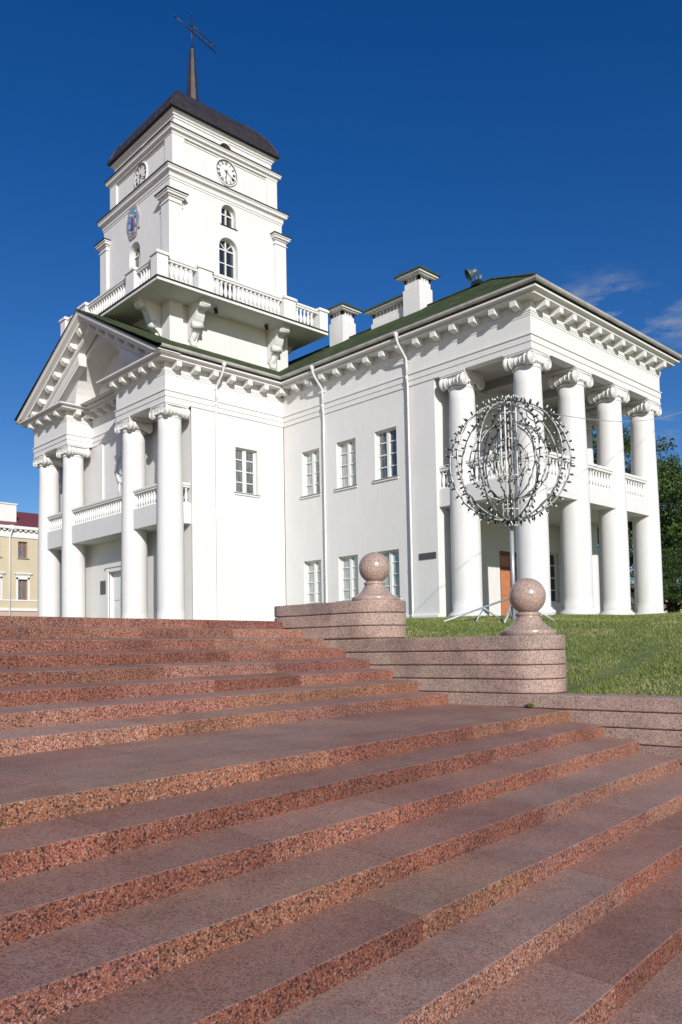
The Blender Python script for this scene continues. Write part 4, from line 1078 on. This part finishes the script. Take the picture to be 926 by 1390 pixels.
def ring_pts(r, az, cx_, cy_, cz2, n=64, tilt=0):
    e = np.array([cos(az), sin(az), 0]); zv = np.array([0, 0, 1.]); 
    if tilt: nn = np.cross(e, zv); zv = zv*cos(tilt)+nn*sin(tilt)
    return [np.array([cx_, cy_, cz2])+e*r*cos(2*pi*k/n)+zv*r*sin(2*pi*k/n) for k in range(n)]
right = phi0-pi/2
for (r, azs, wob, name) in ((1.22, [right, right+radians(33), right+radians(62), right+radians(90), right-radians(33), right-radians(62)], .02, 'outer_ring'),
                            (.81, [right+radians(8), right+radians(42), right+radians(72), right-radians(22), right-radians(52)], .02, 'middle_ring'),
                            (.40, [right+radians(15), right+radians(60), right-radians(35)], .0, 'inner_ring')):
    for a in azs:
        tl = random.uniform(-.03, .03); pts = ring_pts(r, a, gx, gy, cz_, 72, tl)
        mb = MB(); mb.tube(pts, .017 if r > 1 else .014, 6, True); ro = obj(name, mb, 'tube', sc_)
        # cable wound beside the ring, with bulbs pointing out
        mb = MB(); cab = []
        for k, p in enumerate(pts):
            cab.append(p*1+np.array([random.uniform(-.022, .022), random.uniform(-.022, .022), random.uniform(-.02, .02)]))
        mb.tube(cab, .011, 4, True)
        nbul = int(2*pi*r/.165)
        for k in range(nbul):
            q = ring_pts(r, a, gx, gy, cz_, nbul, tl)[k]
            if r < 1.2 and random.random() < (.5 if r > .5 else .75): continue
            d = (q-np.array([gx, gy, cz_])); d /= np.linalg.norm(d); d = d+np.array([random.uniform(-.35, .35) for _ in range(3)]); d /= np.linalg.norm(d)
            L = 1 if r > 1.2 else .8
            mb.mat = 0; mb.tube([q, q+d*.085*L], [.015, .023], 6)
            mb.mat = 1; mb.tube([q+d*.084*L, q+d*.11*L, q+d*.135*L], [.013, .014, .005], 6)
        obj('bulb_string', mb, ['wire', 'bulb'], ro)
mb = MB()
for k in range(26):
    a = random.uniform(0, 2*pi); e = random.uniform(-1.1, 1.1); d = np.array([cos(a)*cos(e), sin(a)*cos(e), sin(e)])
    mb.tube([np.array([gx, gy, cz_])+d*.18, np.array([gx, gy, cz_])+d*1.21], .0035, 3)
obj('spoke_wires', mb, 'wire', sc_)
mb = MB(); cc = np.array([gx, gy, cz_])+np.array([cos(right), sin(right), 0])*.53+np.array([0, 0, .84])-view*.3
for k in range(5):
    mb.tube([cc+np.array([cos(right), sin(right), 0])*(.17*cos(w))+np.array([0, 0, 1])*(.12*sin(w)-.07*cos(w)+k*.004)+view*(k*.012) for w in np.linspace(0, 2*pi, 21)[:-1]], .010, 5, True)
obj('cable_coil', mb, 'wire', sc_)
# thin cable running off to the right
pA = np.array([gx, gy, cz_])+np.array([cos(right), sin(right), 0])*.70+np.array([0, 0, 1.0])
pB = np.array([34.5, 13.3, 10.2]); pts = []
for k in range(25):
    q = k/24; p = pA*(1-q)+pB*q; p = p+np.array([0, 0, -1.15*4*q*(1-q)*.45]); pts.append(tuple(p))
mb = MB(); mb.tube(pts, .008, 4)
top('overhead_cable', mb, 'gutter', tuple(pA), 'thin cable stretched from the wire globe across the portico columns', 'cable')

# ================================================================== yellow building far left
Yb = 78.0
yb_o = thing('yellow_building', (30, Yb, .7), 'yellow two toned building with a dark red roof at the far left', 'building')
FY = FR((0, Yb, 0), (1, 0, 0), (0, -1, 0))
wins = [29.5+2.65*k for k in range(-8, 7)]
ops = []
for x in wins: ops += [(x-.46+.01, x+.47, 9.35, 10.95), (x-.46, x+.48, 5.25, 7.25), (x-.46, x+.47, 1.8, 3.5)]
# adjust to the two windows that show
wins = [w_ for w_ in wins]
mb = MB(FY); mb.wall(6, 50, 4.15, 11.3, [o for o in ops if o[2] > 4], .3); obj('upper_wall', mb, 'yellow', yb_o, recalc=False)
mb = MB(FY); mb.wall(6, 50, .5, 4.15, [o for o in ops if o[2] < 4], .3); obj('lower_wall', mb, 'pinkw', yb_o, recalc=False)
mb = MB(); mb.add([(6, Yb, .5), (6, Yb+14, .5), (6, Yb+14, 12.3), (6, Yb, 12.3), (50, Yb, .5), (50, Yb+14, .5), (50, Yb+14, 12.3), (50, Yb, 12.3)], [(0, 1, 2, 3), (4, 5, 6, 7), (1, 5, 6, 2)]); obj('side_wall', mb, 'yellow', yb_o, recalc=False)
mb = MB(FY); mb.box(6, 50, 0, .12, 4.15, 4.42); mb.box(6, 50, 0, .06, 5.12, 5.24); mb.box(6, 50, .002, .10, 11.3, 11.95); mb.box(6, 50, 0, .45, 12.10, 12.40)
for x in np.arange(6.2, 50, .52): mb.box(x, x+.26, .1, .34, 11.93, 12.10)
obj('cornice', mb, 'white2', yb_o)
for o in ops:
    if not 26 < o[0] < 40: continue
    u0, u1, z0, z1 = o; mb = MB(FY); d0, d1 = -.28, -.2
    mb.box(u0, u0+.07, d0, d1, z0, z1); mb.box(u1-.07, u1, d0, d1, z0, z1); mb.box(u0, u1, d0, d1, z1-.07, z1); mb.box(u0, u1, d0, d1, z0, z0+.07)
    mb.box((u0+u1)/2-.05, (u0+u1)/2+.05, d0, d1+.01, z0, z1); mb.box(u0, u1, d0, d1+.005, z0+(z1-z0)*.72-.04, z0+(z1-z0)*.72+.04)
    w_ = obj('window', mb, 'winred', yb_o)
    mb = MB(FY); mb.add([(u0, d0+.01, z0), (u1, d0+.01, z0), (u1, d0+.01, z1), (u0, d0+.01, z1)], [(0, 1, 2, 3)]); obj('pane', mb, 'glass_m', w_, recalc=False)
    if 5 < z0 < 6:
        mb = MB(FY); mb.box(u0-.18, u0, 0, .05, z0-.05, z1+.18); mb.box(u1, u1+.2, 0, .05, z0-.05, z1+.18); mb.box(u0-.18, u1+.2, 0, .05, z1, z1+.4); mb.box(u0-.36, u1+.4, 0, .22, z1+.5, z1+.62); mb.box(u0-.25, u1+.3, 0, .12, z1+.4, z1+.5)
        obj('surround', mb, 'white2', w_)
    elif z0 > 8:
        mb = MB(FY); mb.box(u0-.08, u1+.15, 0, .12, z0-.1, z0-.02); obj('sill', mb, 'sill', w_)
mb = MB(); mb.add([(5.5, Yb-.5, 12.42), (50.5, Yb-.5, 12.42), (50.5, Yb+7, 15.1), (5.5, Yb+7, 15.1), (50.5, Yb+14.5, 12.42), (5.5, Yb+14.5, 12.42)], [(0, 1, 2, 3), (3, 2, 4, 5)])
rf = obj('roof', mb, 'redroof', yb_o, recalc=False)
mb = MB(); mb.box(27.5, 32.0, Yb+1.2, Yb+2.4, 12.5, 14.72); mb.box(27.4, 32.1, Yb+1.1, Yb+2.5, 14.72, 14.84); obj('chimney', mb, 'white', rf)
mb = MB(FY); mb.tube([(30.9, .48, 12.2), (30.9, .40, 11.8), (30.86, .12, 11.3), (30.86, .12, 1)], .085, 8); mb.box(30.72, 31.05, .3, .6, 12.0, 12.42); obj('downpipe', mb, 'pipe', yb_o)
# low pink building far right
pb = thing('pink_building', (104, 45, .7), 'low pale pink building with a white cornice behind the tree at the far right', 'building')
FP = FR((98, 46, 0), (.97, -.24, 0), (-.24, -.97, 0))
mb = MB(FP); opp = [(2+3*k, 3.1+3*k, 1.8, 4.2) for k in range(9)]; mb.wall(0, 30, .4, 6.0, opp, .3); obj('wall', mb, 'pinkw', pb, recalc=False)
mb = MB(FP); mb.box(0, 30, -10, -.31, .4, 6.4); obj('wall_core', mb, 'pinkw', pb)
mb = MB(FP); mb.box(-.2, 30.2, 0, .3, 6.0, 6.5); mb.box(-.2, 30.2, 0, .12, 5.0, 5.2); obj('cornice', mb, 'white2', pb)
for o in opp:
    mb = MB(FP); mb.box(o[0], o[1], -.3, -.25, o[2], o[3]); w_ = obj('window', mb, 'glass_m', pb)
mb = MB(FP); mb.add([(-.4, .4, 6.5), (30.4, .4, 6.5), (30.4, -5, 7.6), (-.4, -5, 7.6), (30.4, -10, 6.5), (-.4, -10, 6.5)], [(0, 1, 2, 3), (3, 2, 4, 5)]); obj('roof', mb, 'gutter', pb, recalc=False)

# ================================================================== trees
def crown_mesh(seed, W=6.5, H=11, n_clump=150, per=210, leaf=.22):
    r = np.random.default_rng(seed); cs = []
    while len(cs) < n_clump:
        p = r.normal(size=3); p /= np.linalg.norm(p); q = r.random()**.38; p = p*q*np.array([W, W, H/2])
        w = 1.0 if p[2] < 0 else 1-.25*(p[2]/(H/2))
        p[:2] *= w*(1+.16*sin(3*atan2(p[1], p[0])+seed)+.10*sin(5*atan2(p[1], p[0])+p[2]))
        if p[2] < -H*.36 and r.random() < .6: continue
        cs.append(p)
    cs = np.array(cs); V = []; TN = []
    for c_ in cs:
        rad = r.uniform(.7, 1.5); m_ = int(per*rad)
        d = r.normal(size=(m_, 3)); d /= np.linalg.norm(d, axis=1)[:, None]; rr = rad*r.random(m_)**.45
        P_ = c_+d*rr[:, None]*np.array([1, 1, .72])
        nrm = d*.6+r.normal(size=(m_, 3))*.6+np.array([0, 0, .25]); nrm /= np.linalg.norm(nrm, axis=1)[:, None]
        a = np.cross(nrm, r.normal(size=(m_, 3))); a /= np.linalg.norm(a, axis=1)[:, None]; b_ = np.cross(nrm, a)
        s_ = leaf*r.uniform(.6, 1.25, m_)[:, None]
        q = np.stack([P_-a*s_*.5, P_-b_*s_*.33, P_+a*s_*.5, P_+b_*s_*.33], 1).reshape(-1, 3)
        V.append(q); tone = r.normal(.42, .13); TN.append(np.repeat(np.clip(r.normal(tone, .16, m_), 0, 1), 4))
    return raw_mesh('crown', np.concatenate(V), 4, ['leaf'], np.concatenate(TN)), cs
crowns = [crown_mesh(s_) for s_ in (3, 11, 23)]
def tree(x, y, zc, k, sc, label, sx=1, rz=0):
    t_ = thing('tree', (x, y, .7), label, 'tree', 'trees behind the right portico')
    me, cs = crowns[k]
    o = inst('crown', me, t_, (x, y, zc), rz, (sc*sx, sc*sx, sc))
    mb = MB(); r = .42*sc; hh = zc-.7-.22*11*sc
    mb.tube([(x, y, .3), (x, y, .9), (x+.1, y-.05, .7+hh*.5), (x+.05, y+.1, .7+hh), (x+.1, y, zc+2*sc)], [r*1.35, r*1.08, r*.92, r*.8, r*.3], 12)
    ca, sa = cos(rz), sin(rz)
    for j in range(0, len(cs), 9):
        p = cs[j]; q = (x+(p[0]*ca-p[1]*sa)*sc*sx, y+(p[0]*sa+p[1]*ca)*sc*sx, zc+p[2]*sc)
        h0 = .7+hh*random.uniform(.75, 1.15); mb.tube([(x, y, h0), ((x*.55+q[0]*.45), (y*.55+q[1]*.45), h0+(q[2]-h0)*.55), q], [r*.42, r*.24, r*.06], 6)
    obj('trunk', mb, 'bark', t_)
tree(68.4, 30.0, 10.6, 0, 1.0, 'tall dark green tree whose black trunk stands clear right of the last column', .98)
tree(76.5, 28.5, 10.4, 1, 1.05, 'broad dark green tree cut by the right edge of the picture', 1.1, 1.1)
tree(60.0, 31.5, 11.4, 2, 1.08, 'tree seen in the gap between the last two portico columns', .95, 2.1)
tree(64.0, 38.5, 10.8, 1, 1.05, 'tree furthest back, showing between the columns as a dark green strip', 1.0, 4.0)
tree(58.5, 25.5, 4.0, 0, .50, 'small bushy tree low between the columns of the right portico', 1.2, 3.0)

# ================================================================== sky, sun, camera
el = radians(24); az = radians(28)
sun_dir = np.array([-sin(az)*cos(el), -cos(az)*cos(el), sin(el)])
L = bpy.data.lights.new('sun', 'SUN'); L.energy = 4.3; L.angle = radians(.53); L.color = (1, .955, .89)
lo_ = bpy.data.objects.new('sun', L); COL.objects.link(lo_)
from mathutils import Vector, Matrix
lo_.rotation_euler = Vector(tuple(sun_dir)).to_track_quat('Z', 'Y').to_euler(); lo_.location = (0, 0, 40)
w = bpy.data.worlds.new('World'); SC.world = w; w.use_nodes = True; nt = w.node_tree; nt.nodes.clear()
out = nt.nodes.new('ShaderNodeOutputWorld'); bg = nt.nodes.new('ShaderNodeBackground'); nt.links.new(bg.outputs[0], out.inputs[0])
sky = nt.nodes.new('ShaderNodeTexSky'); sky.sky_type = 'NISHITA'; sky.sun_disc = False; sky.sun_elevation = el
sky.sun_rotation = atan2(sun_dir[0], sun_dir[1]) % (2*pi); sky.altitude = 200; sky.air_density = 1.0; sky.dust_density = .3; sky.ozone_density = 3.0
hs = nt.nodes.new('ShaderNodeHueSaturation'); hs.inputs['Saturation'].default_value = 1.36; hs.inputs['Hue'].default_value = .515; hs.inputs['Value'].default_value = 1.0
nt.links.new(sky.outputs[0], hs.inputs['Color'])
# wisps of cloud low on the right
tc = nt.nodes.new('ShaderNodeTexCoord')
mp = nt.nodes.new('ShaderNodeMapping'); mp.inputs['Scale'].default_value = (1, 1, 3.4); nt.links.new(tc.outputs['Generated'], mp.inputs[0])
nz = noise(nt, mp.outputs[0], 15, 8, .6); nr = ramp(nt, nz.outputs[0], [(.46, (0, 0, 0)), (.68, (1, 1, 1))])
fac = None
for (d, width, amp) in (((.926, .467, .412), .052, .9), ((.955, .44, .398), .045, .9), ((.976, .41, .392), .035, .9), ((.976, .431, .261), .028, .8), ((.895, .50, .425), .035, .6)):
    d = np.array(d); d = d/np.linalg.norm(d)
    vm = nt.nodes.new('ShaderNodeVectorMath'); vm.operation = 'DISTANCE'; vm.inputs[1].default_value = tuple(d); nt.links.new(tc.outputs['Generated'], vm.inputs[0])
    mr = nt.nodes.new('ShaderNodeMapRange'); mr.inputs[1].default_value = width; mr.inputs[2].default_value = width*.1; mr.inputs[3].default_value = 0; mr.inputs[4].default_value = amp; mr.interpolation_type = 'SMOOTHSTEP'
    nt.links.new(vm.outputs['Value'], mr.inputs[0])
    if fac is None: fac = mr.outputs[0]
    else:
        ad = nt.nodes.new('ShaderNodeMath'); ad.operation = 'MAXIMUM'; nt.links.new(fac, ad.inputs[0]); nt.links.new(mr.outputs[0], ad.inputs[1]); fac = ad.outputs[0]
mu = nt.nodes.new('ShaderNodeMath'); mu.operation = 'MULTIPLY'; nt.links.new(fac, mu.inputs[0]); nt.links.new(nr.outputs[0], mu.inputs[1])
cl = mix(nt, hs.outputs[0], (3.4, 3.9, 4.9), mu.outputs[0])
nt.links.new(cl, bg.inputs[0]); bg.inputs[1].default_value = .09

cam = bpy.data.cameras.new('camera'); co = bpy.data.objects.new('camera', cam); COL.objects.link(co); SC.camera = co
cam.sensor_fit = 'HORIZONTAL'; cam.sensor_width = 36; cam.lens = 1094.8/926*36
cam.shift_x = (463.0-463.2)/926; cam.shift_y = (821.86-695)/926
cam.clip_start = .05; cam.clip_end = 2000
Rc = np.array([[0.719855, -0.693859, -0.0187], [0.023, 0.051, -0.998], [0.694, 0.719, 0.053]])
Rc = np.array([[0.720054, -0.693668, -0.018642], [0.023028, 0.050737, -0.998447], [0.693536, 0.718506, 0.052508]])
Mx = Matrix(((Rc[0][0], -Rc[1][0], -Rc[2][0], 0), (Rc[0][1], -Rc[1][1], -Rc[2][1], 0), (Rc[0][2], -Rc[1][2], -Rc[2][2], 0), (0, 0, 0, 1)))
co.matrix_world = Mx
SC.cycles.diffuse_bounces = 2; SC.cycles.max_bounces = 8
SC.view_settings.view_transform = 'Standard'; SC.view_settings.look = 'None'; SC.view_settings.exposure = .07; SC.view_settings.gamma = 1
